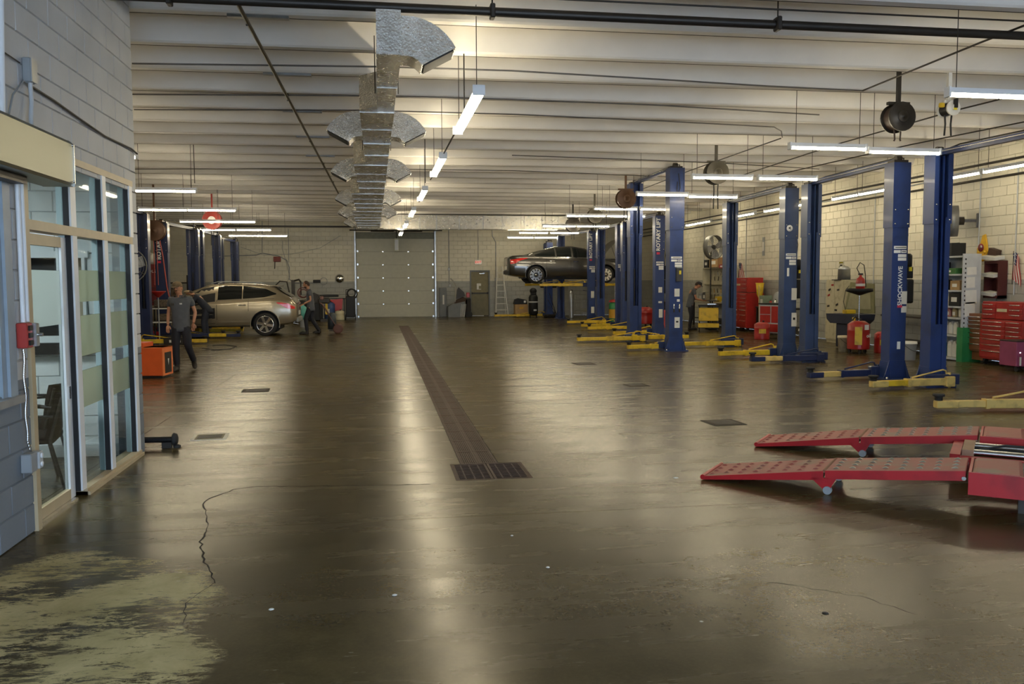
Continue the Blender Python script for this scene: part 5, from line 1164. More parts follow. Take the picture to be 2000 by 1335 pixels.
reel('dark hose reel high behind the bright strip lights, in the third right bay', (6.95, 17.2, 3.95), 0, .24, mat('reel_olive', (.09, .08, .06), .5, .4), RUBBER, .5)
reel('rusty brown hose reel above the aisle side of the tall blue lift', tuple(at(1222, 388, y=22.4)), 0, .26, mat('reel_rust', (.12, .06, .03), .5, .3), RUBBER, .3)
reel('dark hose reel above the raised sedan', (7.05, 31.0, 3.75), 0, .27, DARKM, RUBBER, .25)
reel('small hose reel high in the far right bays', (6.9, 27.2, 3.8), 0, .24, mat('reel_olive', (.09, .08, .06), .5, .4), RUBBER, .3)
reel('rusty hose reel hanging between the left lifts with a red hose', (-6.5, 26.8, 3.25), 0, .30, mat('reel_rust', (.12, .06, .03), .5, .3), mat('hose_red', (.35, .05, .03), .5), 1.3)
r5 = reel('red hose reel with a white round face above the left bays', (-5.3, 29.2, 3.72), 0, .30, mat('reel_red', (.33, .04, .03), .45), RUBBER, .5, LABEL)
for k, (px, py) in enumerate(((1238, 118), (1262, 118))): pass
for i, (px, py, z_) in enumerate(((906, 105, 0), (830, 285, 0), (378, 285, 0))):
    a = at(px, py, z=ZC); tag(MB().cyl((a.x, a.y, ZC+.4), (a.x, a.y, 3.75), .008, 6).build('hanger_rod', DARKM), ['dark rod hanging behind the nearest middle light', 'dark rod hanging behind the second middle light', 'thin rod hanging over the left lights'][i], 'rod')

# orange parts washer box and black roller by the office corner
oz = thing('orange_cabinet', 'bright orange steel box with a stepped top and black side panel beyond the office corner', 'cabinet', (-4.12, 16.6, 0), radians(-8))
MB().bx(-.52, .24, -.2, .25, .04, .56, .006).bx(-.52, -.10, -.2, .25, .56, .64, .006).build('cabinet_body', ORANGE, oz); MB().bx(-.50, .22, -.18, .23, 0, .04).build('plinth', BLACK, oz)
MB().bx(-.52, .25, -.205, .255, .545, .56).bx(.235, .25, -.21, .26, .04, .56).build('edge_trim', mat('orange_light', (.85, .22, .06), .4), oz)
MB().bx(.25, .256, -.12, .18, .08, .46).build('side_panel', BLACK, oz); MB().add([(.258, .0, .34), (.258, .07, .34), (.258, .035, .22)], [(0, 1, 2)]).build('white_mark', LABEL, oz)
rk = thing('floor_roller', 'black bar with a round disc foot lying on the floor at the office corner', 'bar', (-2.30, 9.45, 0), 0)
MB().cyl((-.55, .06, .085), (.13, -.0, .085), .033, 12).build('bar', BLACK, rk); MB().lathe([(.0, -.015), (.060, -.012), (.072, 0), (.060, .03), (.035, .04), (0, .04)], 16, (.13, 0, .085), 'x').lathe([(.04, 0), (.04, .02), (.02, .03)], 10, (.16, 0, 0)).build('disc_foot', RUBBER, rk)
MB().box((.06, 0, .03), (.10, .06, .06)).box((-.45, .05, .025), (.08, .06, .05)).build('rest', DARKM, rk)

# ---- right wall: shelf with contents
sh = thing('storage_shelf', 'tall white metal shelf unit with a perforated end panel by the nearest lift', 'shelf', (12.45, 16.85, 0), -pi/2)
# local: x along the wall (towards the camera is +), -y faces the room
SW = 1.0
ZS = [.06, .55, .92, 1.16, 1.50, 1.84, 2.22]
for z in ZS: MB().bx(-SW/2, SW/2, -.42, 0, z-.035, z).build('shelf_board', LGREY, sh)
for x in (-SW/2, SW/2): MB().bx(x-.012, x+.012, -.42, 0, 0, 2.26).build('end_panel', LGREY, sh)
MB().bx(-SW/2, SW/2, -.005, .0, 0, 2.26).build('back_panel', LGREY, sh)
for k in range(22): MB().box((SW/2+.013, -.36, .15+k*.095), (.003, .03, .035)).build('slot', BLACK, sh)
for (yy, zz, w, h) in ((-.22, 1.90, .22, .16), (-.24, 1.66, .20, .22), (-.22, 1.36, .26, .28), (-.24, 1.10, .24, .30)): MB().box((SW/2+.018, yy, zz), (.004, w, h), (radians(3), 0, 0)).build('paper_note', PAPER, sh)
MB().bx(SW/2-.1, SW/2+.08, -.43, -.0, 0, .72).build('green_bin', GREEN, sh)
def jug(label, loc, m=PAIL, h=.26, w=.16, name='oil_jug', cap=None, group='jugs and bottles on the white shelf'):
    t = thing(name, label, 'jug', loc, -pi/2, group)
    MB().box((0, 0, h*.38), (w, w*.6, h*.76), bev=.02).prism([(-w*.48, h*.75), (w*.48, h*.75), (w*.15, h*.95), (-.02, h*.95)], 'y', -w*.28, w*.28).build('bottle', m, t)
    MB().cyl((w*.06, 0, h*.94), (w*.06, 0, h), .022, 10).build('lid', cap or LABEL, t); MB().tube([(-w*.1, 0, h*.88), (-w*.38, 0, h*.9), (-w*.46, 0, h*.6)], .012, 6).build('handle', m, t); MB().box((0, -w*.31, h*.35), (w*.7, .004, h*.35)).build('paper_label', PAPER, t)
    return t
SHX, SHY = 12.2, 16.85
def onshelf(dx, i): return (SHX, SHY-dx, ZS[i])
cols = ['first', 'second', 'third', 'fourth', 'fifth']
for i in range(4): jug('white plastic jug on the fifth shelf down, %s from the lift column' % cols[i], onshelf(-.34+i*.16, 1), PAIL if i else mat('jug_grey', (.45, .45, .43), .5), .27, .13)
for i in range(3): jug('tall white jug on the bottom shelf, %s from the lift column' % cols[i], onshelf(-.02+i*.16, 0), PAIL, .36, .15)
jug('teal washer fluid jug on the bottom shelf', onshelf(-.30, 0), mat('teal_fluid', (.06, .22, .24), .3), .34, .20)
def carton(label, loc, d, m, name='box', rz=-pi/2, group=None, lid=None):
    t = thing(name, label, 'box', loc, rz, group); MB().box((0, 0, d[2]/2), d, bev=.008).build('carton', m, t); MB().box((0, -d[1]/2-.002, d[2]*.5), (d[0]*.5, .004, d[2]*.35)).build('paper_label', lid or PAPER, t); MB().box((0, 0, d[2]+.003), (d[0]*.98, .04, .006)).build('lid_seam', lid or m, t); return t
carton('long black box on the very top of the white shelf', onshelf(-.18, 6), (.62, .34, .28), BLACK)
carton('black and green tool bag lying on the top inner shelf', onshelf(-.05, 5), (.6, .3, .12), mat('green_bag', (.05, .16, .04), .7), 'tool_bag')
carton('dark case on the top inner shelf left of the green bag', onshelf(-.38, 5), (.2, .25, .26), BLACK, 'case')
carton('small dark box on the third shelf', onshelf(-.25, 4), (.13, .2, .22), BLACK); carton('brown box on the third shelf', onshelf(.2, 4), (.3, .25, .20), KRAFT)
carton('grey poster panel leaning on the fourth shelf', onshelf(-.2, 3), (.35, .05, .30), LGREY, 'panel'); carton('large black case standing on the fourth shelf', onshelf(.22, 3), (.36, .28, .28), BLACK, 'case')
for i, m_ in enumerate((PAIL, mat('bottle_pink', (.5, .22, .2), .5), mat('bottle_tan', (.42, .32, .16), .5), PAIL)): jug('bottle on the middle shelf, %s from the lift column' % cols[i], onshelf(-.32+i*.2, 2), m_, .22, .12)
# brown side cabinet and red tool chest
def drawers(t, x0, x1, y, z0, z1, rows, m, hm, hw=.8, dia=.012, name='drawer'):
    tot = sum(rows); z = z1
    for r in rows:
        h = (z1-z0)*r/tot; o = MB().bx(x0+.012, x1-.012, y-.022, y, z-h+.006, z-.006, .004).build(name, m, t)
        c = (x0+x1)/2; w = (x1-x0)*hw/2; MB().tube([(c-w, y-.022, z-h*.22), (c-w, y-.045, z-h*.22), (c+w, y-.045, z-h*.22), (c+w, y-.022, z-h*.22)], dia, 6).build('handle', hm, o); z -= h
bc = thing('side_cabinet', 'brown side cabinet with seven chrome drawer pulls between the shelf and the red chest', 'cabinet', (12.2, 16.14, 0), -pi/2)
MB().bx(-.22, .22, -.0, .5, .24, 1.02, .008).bx(-.2, .2, .05, .45, .06, .24).build('cabinet_body', WOODB, bc); drawers(bc, -.20, .20, 0, .27, .97, [1, 1, 1, 1.2, 1.2, 1.5, 2.0], WOODB, STEEL, .85)
def chest(name, label, loc, rz, w, d, zt, m=TOOLRED, top=True, cas=True):
    t = thing(name, label, 'tool chest', loc, rz)
    MB().bx(-w/2, w/2, 0, d, .12, zt*.72, .008).build('cabinet_body', m, t); drawers(t, -w/2, w*.12, 0, .15, zt*.70, [1, 1, 1, 1, 1.3, 1.3, 2], m, STEEL, .7, .008); drawers(t, w*.12, w/2, 0, .15, zt*.70, [1, 1, 1, 1, 1.3, 1.3, 2], m, STEEL, .7, .008)
    MB().bx(-w/2+.01, w/2-.01, .02, d-.02, zt*.73, zt, .008).build('top_chest', m, t); drawers(t, -w/2+.01, -w*.15, .02, zt*.74, zt*.97, [1, 1, 1], m, STEEL, .6, .008); drawers(t, w*.15, w/2-.01, .02, zt*.74, zt*.97, [1, 1, 1], m, STEEL, .6, .008)
    MB().box((0, .012, zt*.87), (w*.24, .006, .06)).build('name_plate', mat('cream_plate', (.62, .56, .35), .5), t)
    for x in (-w/2+.08, w/2-.08):
        for y in (.08, d-.08): MB().lathe([(.05, -.02), (.055, 0), (.05, .02)], 12, (x, y, .055), 'x').box((x, y, .10), (.07, .07, .03)).build('caster', BLACK, t)
    return t
chest('tool_chest', 'large red rolling tool chest with many drawers at the right edge', (12.15, 15.33, 0), -pi/2, 1.15, .55, 1.28)
rk2 = thing('paper_rack', 'dark red wall rack holding papers above the red tool chest', 'rack', (12.87, at(1951, 588, x=12.87).y, 1.33), -pi/2)
MB().bx(-.22, .22, -.2, 0, 0, .06).bx(-.22, -.19, -.2, 0, 0, .78).bx(.19, .22, -.2, 0, 0, .78).bx(-.19, .19, -.02, 0, 0, .78).bx(-.19, .19, -.2, 0, .40, .43).bx(-.19, .19, -.2, 0, .72, .78).build('rack_body', mat('rack_maroon', (.09, .02, .018), .5), rk2)
for z, w in ((.05, .34), (.44, .36), (.80, .44)): MB().box((-.03, -.16, z+.05), (w, .22, .07), (radians(8), radians(5), 0)).build('papers', PAPER, rk2)
MB().box((-.08, -.08, .95), (.24, .12, .16), (0, radians(15), 0)).build('dark_book', mat('book_brown', (.06, .03, .02), .6), rk2)
# flags
def flag(label, loc, rz, h=.62, w=.34, drape=.1):
    t = thing('small_flag', label, 'flag', loc, rz); n = 7
    def P(u, v): # u across, v down
        return (-w/2+u*w*.9+v*.22*w, sin(v*5+u*4)*.02, h*(1-v)*.5+h*.5*(1-v)*(1-abs(u-.3)*.5)-h*.28*u*v)
    for k in range(7):
        u0, u1 = k/7, (k+1)/7; m_ = mat('flag_red', (.42, .05, .05), .8) if k % 2 == 0 else PAPER
        v0 = .42 if k < 4 else 0
        MB().grid([[P(u, v0+(1-v0)*j/6) for j in range(7)] for u in (u0, u1)], True).build('stripe', m_, t)
    MB().grid([[P(u*4/7, .42*j/4) for j in range(5)] for u in (0, .5, 1)], True).build('canton', mat('flag_navy', (.03, .04, .12), .8), t)
    for a in range(3):
        for b in range(3): p = P((a+.5)*4/21, .42*(b+.5)/3); MB().box((p[0], p[1]-.006, p[2]), (.016, .003, .016)).build('star', PAPER, t)
    MB().cyl((-w/2, .01, -.1), (-w*.45, .01, h+.02), .006, 6).build('flag_stick', DARKM, t)
    return t
flag('small stars and stripes flag drooping on the right wall at the right edge', (12.85, at(1984, 540, x=12.85).y, 1.72), -pi/2, .56, .22)
flag('small stars and stripes flag standing on top of the far red tool chest', (12.3, 28.1, 1.82), -pi/2, .5, .42)
on = thing('hanging_pennant', 'yellow quilted pennant with a round maroon emblem hanging on the right wall', 'pennant', (12.87, at(1921, 505, x=12.87).y, at(1921, 505, x=12.87).z), -pi/2)
MB().prism([(-.02, .50), (.06, .52), (.12, .30), (.14, .16), (.08, .02), (.0, -.06), (-.06, .02), (-.16, .12), (-.18, .22), (-.08, .32)], 'y', -.03, 0).build('pennant_cloth', mat('pennant_yellow', (.78, .45, .03), .7), on)
MB().lathe([(.085, 0), (.085, .012), (0, .014)], 16, (-.05, -.03, .24), 'y', rot=(0, 0, pi)).build('emblem', mat('maroon', (.24, .02, .03), .6), on); MB().lathe([(.03, 0), (.03, .008), (0, .01)], 10, (-.03, -.043, .26), 'y', rot=(0, 0, pi)).build('emblem_mark', PAPER, on)
for (x, z) in ((-.12, .14), (-.0, .06), (.07, .14), (.02, -.02)): MB().ell((x, -.04, z), (.04, .02, .035)).build('quilted_knot', mat('pennant_yellow', (.78, .45, .03), .7), on)
pcart = thing('pink_cart', 'purplish pink metal cart edge at the right border with a white switch', 'cart', (11.72, 14.35, 0), radians(0))
MB().bx(0, .55, 0, .45, .10, .56, .01).build('cart_body', mat('plum_enamel', (.32, .06, .13), .45), pcart); MB().bx(-.0, .55, -.0, .45, .56, .58).build('top_tray', DARKM, pcart); MB().box((.07, -.01, .36), (.02, .01, .02)).build('lit_switch', mat('switch_white', (.9, .92, 1), .5, emit=2.), pcart); MB().cyl((.07, -.02, .12), (.07, -.02, .28), .018, 8).build('white_handle', PAIL, pcart)
for x in (.06, .5): MB().lathe([(.05, -.02), (.05, .02)], 12, (x, .05, .05), 'x').build('caster', BLACK, pcart)
# benches
def bench(label, loc, rz, w, d=.6, h=.9, m=DARKM, top=None, shelf=True):
    t = thing('workbench', label, 'workbench', loc, rz); MB().bx(-w/2, w/2, 0, d, h-.05, h, .006).build('worktop', top or m, t)
    for x in (-w/2+.05, w/2-.05):
        for y in (.05, d-.05): MB().bx(x-.03, x+.03, y-.03, y+.03, 0, h-.05).build('leg', m, t)
    if shelf: MB().bx(-w/2+.05, w/2-.05, .05, d-.05, .25, .28).build('shelf_board', m, t)
    return t
def pail(label, loc, r=.15, h=.37, m=PAIL, name='bucket', group=None):
    t = thing(name, label, 'bucket', loc, .4, group); MB().lathe([(0, 0), (r*.86, 0), (r, h*.92), (r*1.06, h*.92), (r*1.06, h*.86), (r*1.02, h*.86), (r*1.04, h), (r*.96, h), (r*.84, .02), (0, .02)], 20).build('pail', m, t)
    MB().tube([(r*cos(a)*1.05, -abs(sin(a))*r*1.02-.01, h*.84-abs(sin(a))*.14) for a in [pi*k/10 for k in range(11)]], .004, 5).build('handle', DARKM, t); return t
def can(label, loc, r, h, m=TOOLRED, band=None, name='drum', cat='drum', cast=True, rings=True):
    t = thing(name, label, cat, loc, .2); z0 = .10 if cast else 0
    MB().lathe([(0, z0), (r, z0), (r, z0+.02), (r*1.015, z0+h*.33), (r, z0+h*.35), (r, z0+h*.64), (r*1.015, z0+h*.66), (r, z0+h*.68), (r, z0+h*.88), (r*.55, z0+h), (0, z0+h)], 22).build('tank', m, t)
    if band: MB().lathe([(r*1.01, z0+h*.40), (r*1.012, z0+h*.42), (r*1.012, z0+h*.60), (r*1.01, z0+h*.62)], 8, axis='z').build('label_band', band, t) if False else MB().box((-r*.55, -r*.86, z0+h*.5), (r*.9, .01, h*.26), -.5).build('paper_label', band, t)
    if cast:
        for k in range(3): a = 2*pi*k/3; MB().lathe([(.04, -.02), (.04, .02)], 10, (r*.8*cos(a), r*.8*sin(a), .04), 'x').box((r*.8*cos(a), r*.8*sin(a), .085), (.05, .05, .03)).build('caster', BLACK, t)
    MB().cyl((r*.2, 0, z0+h), (r*.2, 0, z0+h+.05), .03, 8).build('bung', DARKM, t); return t
bench('dark workbench against the right wall behind the nearest lifts', (12.2, 18.5, 0), -pi/2, 2.1, .6, .88)
pail('white plastic bucket standing between the two nearest lift columns', (11.25, 16.95, 0), .165, .40)
can('small red drum with a yellow label under the dark workbench', (11.75, 18.75, 0), .17, .50, TOOLRED, YEL, cast=False)
mb_ = thing('bench_machine', 'black bench grinder with a small yellow tag on the dark workbench', 'machine', (12.4, 17.7, .88), -pi/2); MB().box((0, 0, .12), (.34, .26, .22), bev=.03).build('housing', BLACK, mb_)
for s in (-1, 1): MB().lathe([(.10, -.03), (.10, .03), (0, .03)], 16, (s*.24, 0, .18), 'x').build('grinding_wheel', DARKM, mb_)
# oil drain tank
ot = can('large red rolling oil drain tank with a rod and shallow black pan above it', (11.15, 18.75, 0), .25, .66, TOOLRED, None, 'oil_drain', 'oil drain')
MB().box((-.17, -.19, .42), (.16, .012, .42), -.7).build('yellow_label', YEL, ot); MB().box((.0, -.262, .62), (.12, .01, .12)).build('white_mark', LABEL, ot); text('oil', .12, LABEL, ot, (.06, -.262, .42), (pi/2, 0, 0), bold=.003)
MB().cyl((0, 0, .72), (0, 0, 1.42), .014, 8).build('riser_tube', STEEL, ot); MB().lathe([(.03, 1.36), (.20, 1.42), (.30, 1.45), (.30, 1.52), (.28, 1.52), (.27, 1.47), (0, 1.44)], 22).build('drain_pan', BLACK, ot); MB().tube([(0, 0, .80), (-.12, 0, .86), (-.2, -.02, .78)], .018, 6).build('drain_valve', DARKM, ot)
fe = thing('fluid_dispenser', 'red pressure bottle with a looped hose standing in the black drain pan', 'bottle', (11.15, 18.72, 1.445))
MB().lathe([(0, 0), (.10, 0), (.105, .22), (.09, .30), (.03, .35), (.03, .39)], 18).build('bottle', TOOLRED, fe); MB().box((.0, 0, .41), (.10, .04, .04)).build('valve', DARKM, fe); MB().lathe([(.107, .13), (.107, .19)], 18).build('label_band', PAIL, fe); MB().tube([(-.02, 0, .40), (-.10, 0, .55), (-.02, 0, .68), (.08, 0, .62), (.12, 0, .40), (.14, 0, .1)], .011, 6).build('hose', BLACK, fe)
# parts washer, cabinet, signs
pw = thing('parts_washer', 'dark blue parts washer tub with its olive lid raised, beside the beige cabinet', 'parts washer', (11.55, 20.2, 0), radians(-75))
MB().prism([(-.55, .86), (.55, .86), (.52, .72), (.40, .62), (-.40, .62), (-.52, .72)], 'y', 0, .55).bx(-.28, .28, .08, .48, .02, .62, .02).build('washer_tub', mat('washer_navy', (.025, .03, .055), .45), pw)
MB().prism([(-.50, .88), (.50, .88), (.46, 1.62), (-.30, 1.66)], 'y', .56, .60).build('washer_lid', OLIVE, pw); MB().prism([(-.40, .98), (.40, .98), (.36, 1.5), (-.24, 1.54)], 'y', .55, .56).build('lid_liner', mat('lid_liner', (.30, .28, .17), .5), pw); MB().box((.40, -.006, .74), (.10, .01, .10)).build('yellow_label', YEL, pw)
yl = thing('yellow_container', 'small yellow container on the edge of the parts washer', 'container', (11.80, 20.3, .865)); MB().box((0, 0, .05), (.28, .18, .10), bev=.02).build('tub', YEL, yl); MB().tube([(-.1, 0, .09), (-.16, 0, .3), (-.05, .1, .6), (.1, .2, .7)], .008, 6).build('hose', BLACK, yl)
pail('dirty cream bucket with a red mark in front of the parts washer', (11.08, 19.25, 0), .15, .38, mat('pail_cream', (.55, .50, .34), .5, dirt=(.35, .26, .16)))
pail('translucent tub half hidden behind the second lift column', (11.0, 20.95, 0), .20, .45, mat('tub_grey', (.33, .31, .27), .5))
cb = thing('steel_cabinet', 'tall beige steel cabinet with stickers and a metal pot on top', 'cabinet', (12.3, 21.9, 0), -pi/2); MB().bx(-.45, .45, 0, .5, .06, 1.72, .01).bx(-.43, .43, .02, .48, 0, .06).build('cabinet_body', BEIGE, cb)
for x0, x1 in ((-.44, -.005), (.005, .44)): MB().bx(x0, x1, -.018, 0, .10, 1.69, .004).build('door', BEIGE, cb)
for (x, z, m_) in ((-.25, 1.45, BLACK), (-.28, 1.30, TOOLRED), (.2, 1.45, DARKM), (-.30, 1.0, DARKM), (.15, 1.05, DARKM), (.10, .90, BLACK), (-.1, 1.58, TOOLRED)): MB().box((x, -.021, z), (.12, .005, .05), (0, radians(20*sin(x*30)), 0)).build('sticker', m_, cb)
gp = thing('metal_pot', 'galvanised metal pot with a lid on top of the beige cabinet', 'pot', (12.5, 21.8, 1.72)); MB().lathe([(0, 0), (.17, 0), (.16, .28), (.17, .29), (.10, .36), (.02, .38), (0, .40)], 18).build('pot', GALV, gp); MB().box((0, 0, -.0), (.5, .4, .02)).build('tray', BLACK, gp)
def sign(label, loc, lines=3):
    t = thing('warning_sign', label, 'sign', loc, -pi/2); MB().box((0, 0, 0), (.24, .012, .30)).build('sign_plate', mat('sign_cream', (.68, .66, .50), .5), t); MB().box((0, -.008, .10), (.20, .004, .05)).build('header_bar', BLACK, t)
    text('CAUTION', .045, mat('warning_yellow', (.75, .62, .03), .5), t, (0, -.012, .10), (pi/2, 0, 0)); text('EYE\nPROTECTION\nREQUIRED', .036, BLACK, t, (0, -.009, -.02), (pi/2, 0, 0))
    MB().prism([(-.09, .05), (.09, .05), (.05, .01), (-.05, .01)], 'y', -.009, -.006).build('symbol', BLACK, t)
sign('small cream warning sign on the right wall above the beige cabinet', (XR-.03, 22.6, 2.10)); sign('small cream warning sign with a yellow edge right of the red bottle', (XR-.03, 20.45, 1.86))
# mid distance items
tc_ = thing('tool_cart', 'grey framed tool cart with red drawer fronts left of the slate blue lift', 'tool cart', (11.35, 23.9, 0), radians(-60))
MB().bx(-.35, .35, 0, .45, .16, 1.0, .01).build('cart_body', LGREY, tc_)
for (x0, x1, z0, z1) in ((-.30, .05, .72, .95), (-.30, .05, .47, .70), (.09, .31, .47, .95), (-.30, .31, .20, .43)): MB().bx(x0, x1, -.02, 0, z0, z1, .005).build('drawer', TOOLRED, tc_)
for x in (-.3, .3): MB().cyl((x, .05, 0), (x, .05, .16), .025, 8).build('leg', LGREY, tc_)
MB().bx(-.36, .36, -.02, .46, 1.0, 1.04).build('worktop', BLACK, tc_)
can('red waste oil tank with a yellow label beside the grey and red cart', (11.0, 23.6, 0), .22, .50, TOOLRED, YEL, cast=False)
bench('cluttered dark bench between the red tank and the big tool chest', (12.2, 25.6, 0), -pi/2, 2.2, .6, .86)
chest('tool_chest', 'tallest red tool chest on the right wall, a flag on top', (12.1, 27.9, 0), -pi/2, 1.5, .6, 1.80)
fn = thing('yellow_funnel', 'long yellow funnel leaning on the tall red tool chest', 'funnel', (12.30, 26.6, .86)); MB().lathe([(.02, 0), (.03, .25), (.10, .40), (.13, .75), (.11, .75), (.02, .3)], 14).build('funnel_body', YEL, fn); MB().lathe([(.14, .74), (.14, .77), (.12, .77)], 14).build('rim', YEL, fn)
carton('grey green jug cluster on the bench by the yellow funnel', (12.42, 26.4, .86), (.32, .3, .36), mat('sage_plastic', (.22, .28, .20), .6), 'container')
for i, (y, m_, h) in enumerate(((25.9, TOOLRED, .22), (25.55, STEEL, .26), (25.2, PAIL, .2), (24.9, mat('bottle_amber', (.4, .22, .05), .4), .24))):
    t = thing('spray_can', ['red', 'steel', 'white', 'amber'][i]+' spray can standing on the cluttered bench', 'can', (12.35, y, .86)); MB().lathe([(0, 0), (.045, 0), (.045, h*.8), (.02, h*.9), (0, h*.9)], 12).build('can_body', m_, t); MB().cyl((0, 0, h*.88), (0, 0, h), .018, 8).build('cap', BLACK, t)
sp = thing('grey_saw', 'round white guarded machine on the cluttered bench', 'machine', (12.6, 25.9, .86), -pi/2); MB().lathe([(.22, -.06), (.24, 0), (.22, .06), (0, .07)], 20, (0, 0, .25), 'y').lathe([(.10, -.075), (0, -.08)], 12, (0, 0, .25), 'y').build('guard_disc', LGREY, sp); MB().box((0, 0, .03), (.4, .25, .06)).build('foot', DARKM, sp)
br = thing('broom', 'broom leaning on the cluttered bench', 'broom', (11.5, 25.2, 0)); MB().cyl((.15, 0, .1), (.35, .5, 1.55), .014, 8).build('handle', mat('broom_wood', (.4, .28, .14), .6), br); MB().box((.12, -.05, .06), (.32, .07, .12), bev=.01).build('brush_head', DARKM, br)
# far bench with pegboard
bench('long workbench with papers where the man in the grey shirt works', (12.1, 30.6, 0), -pi/2, 3.2, .7, .92, DARKM, mat('worktop_worn', (.30, .26, .18), .6))
pb = thing('pegboard', 'cream pegboard rack above the far workbench hung with small tools', 'pegboard', (12.75, 30.6, .93), -pi/2); MB().bx(-1.3, 1.2, -.03, 0, 0, 1.25).bx(-1.3, -1.27, -.35, 0, 0, 1.25).bx(-1.3, .2, -.35, 0, 1.22, 1.25).bx(-1.3, .2, -.30, 0, .62, .64).build('board', mat('board_cream', (.50, .46, .33), .6), pb)
MB().bx(.45, .80, -.04, -.03, .35, .95).build('paper_note', PAPER, pb)
rnd = random.Random(3)
for k in range(16):
    x, z = -1.15+.34*(k%4)+.05*sin(k*7), (.16, .38, .84, 1.04)[k//4]; m_ = rnd.choice((STEEL, DARKM, TOOLRED, BRASS, GREYM))
    t = thing('hand_tool', '%s hand tool hanging %s on the cream pegboard, %s from the left' % ({STEEL: 'steel', DARKM: 'black', TOOLRED: 'red', BRASS: 'amber', GREYM: 'grey'}[m_], ['low', 'fairly low', 'fairly high', 'high'][[.16, .38, .84, 1.04].index(z)], ['first', 'second', 'third', 'fourth'][k%4]), 'tool', (12.70, 30.6-x, .93+z), -pi/2, 'hand tools on the pegboard'); MB().box((0, -.015, 0), (.025, .02, .15), (0, rnd.uniform(-.5, .5), 0)).build('tool_handle', m_, t); MB().box((0, -.015, .08), (.07, .02, .035)).build('tool_head', STEEL, t)
carton('black box on top of the pegboard rack, left of the orange one', (12.5, 31.45, 2.19), (.42, .3, .30), BLACK); carton('orange brown carton on top of the pegboard rack', (12.5, 30.65, 2.19), (.80, .35, .36), KRAFT); carton('red plastic case on top of the pegboard rack', (12.5, 29.9, 2.15), (.55, .3, .14), TOOLRED)
for i, (x, y, m_) in enumerate(((12.3, 31.6, GALV), (12.3, 31.2, STEEL), (12.3, 29.4, PAPER), (12.3, 30.0, YEL), (12.3, 29.15, PAPER))): carton(['galvanised tin', 'bright steel tin', 'stack of papers', 'yellow tub', 'second stack of papers'][i]+' on the far workbench', (x, y, .92), (.26, .22, [.30, .35, .05, .2, .04][i]), m_, ['tin', 'tin', 'papers', 'tub', 'papers'][i])
yc = thing('yellow_cart', 'yellow tool cart on wheels beside the slate blue lift column', 'tool cart', (10.95, 27.6, 0), radians(-20)); MB().bx(-.32, .32, -.22, .22, .36, .80, .01).bx(-.34, .34, -.24, .24, .14, .28, .01).build('cart_body', YEL, yc)
for x in (-.3, .3):
    for y in (-.2, .2): MB().bx(x-.015, x+.015, y-.015, y+.015, .08, .9).lathe([(.045, -.015), (.045, .015)], 10, (x, y, .045), 'x').build('leg', DARKM, yc)
MB().bx(-.34, .34, -.24, .24, .84, .90, .01).build('tray', BLACK, yc); MB().box((.1, 0, .92), (.3, .2, .05), bev=.01).build('tray_liner', STEEL, yc)
tr = thing('parts_tray', 'dark stand holding a shallow tray under the hands of the man at the bench', 'stand', (11.42, 28.45, 0)); MB().box((0, 0, 1.0), (.40, .34, .03), bev=.01).cyl((0, 0, .05), (0, 0, 1.0), .025, 8).box((0, 0, .03), (.35, .35, .05)).build('stand', BLACK, tr); MB().box((0, 0, 1.025), (.2, .14, .02)).build('tray', STEEL, tr)
bp_ = thing('washing_tub', 'steel washing stand with a clear cover left of the man at the bench', 'parts washer', (10.3, 29.5, 0)); MB().box((0, 0, .50), (.55, .5, .9), bev=.02).build('cabinet_body', BLACK, bp_); MB().box((0, 0, 1.02), (.62, .55, .14), bev=.02).build('basin', STEEL, bp_); MB().box((-.0, .1, 1.30), (.36, .25, .44), bev=.04).build('clear_cover', GALV, bp_)
pst = thing('wall_chart', 'narrow grey and white sign strip on the right wall above the flag', 'sign', (XR-.03, 27.6, 2.85), -pi/2); MB().box((0, 0, 0), (.16, .015, .62)).build('sign_plate', GREYM, pst); MB().box((0, -.01, 0), (.12, .006, .30)).build('white_field', PAPER, pst)
for i, (x, y, m_, b_) in enumerate(((9.9, 31.2, TOOLRED, None), (9.6, 28.0, TOOLRED, None), (9.9, 33.6, YEL, None))): can(['red drum beyond the tall blue lift', 'red rolling tank half hidden behind the tall lift', 'yellow and red rolling tank behind the blue columns'][i], (x, y, 0), .27, .62, m_, b_)
gd = can('green and amber drum with a red top beside the far lift columns', (9.32, 33.4, 0), .24, .9, GREEN, None, 'drum', 'drum', cast=False); MB().lathe([(.246, .22), (.246, .58)], 20).build('amber_band', BRASS, gd); MB().lathe([(.25, .86), (.25, .92), (.1, .97), (0, .97)], 20).build('red_lid', TOOLRED, gd); MB().cyl((0, 0, .95), (0, 0, 1.5), .02, 8).build('pump_rod', STEEL, gd)
gpst = thing('gloves_dispenser', 'grey battery charger cart between the far lift columns', 'cart', (8.9, 36.6, 0)); MB().box((0, 0, .7), (.4, .3, .35), bev=.02).box((0, 0, .3), (.35, .25, .1)).build('cart_body', GREYM, gpst); MB().tube([(.15, 0, .05), (.18, .1, 1.25), (-.1, .1, 1.3)], .015, 6).build('handle', BLUE, gpst)

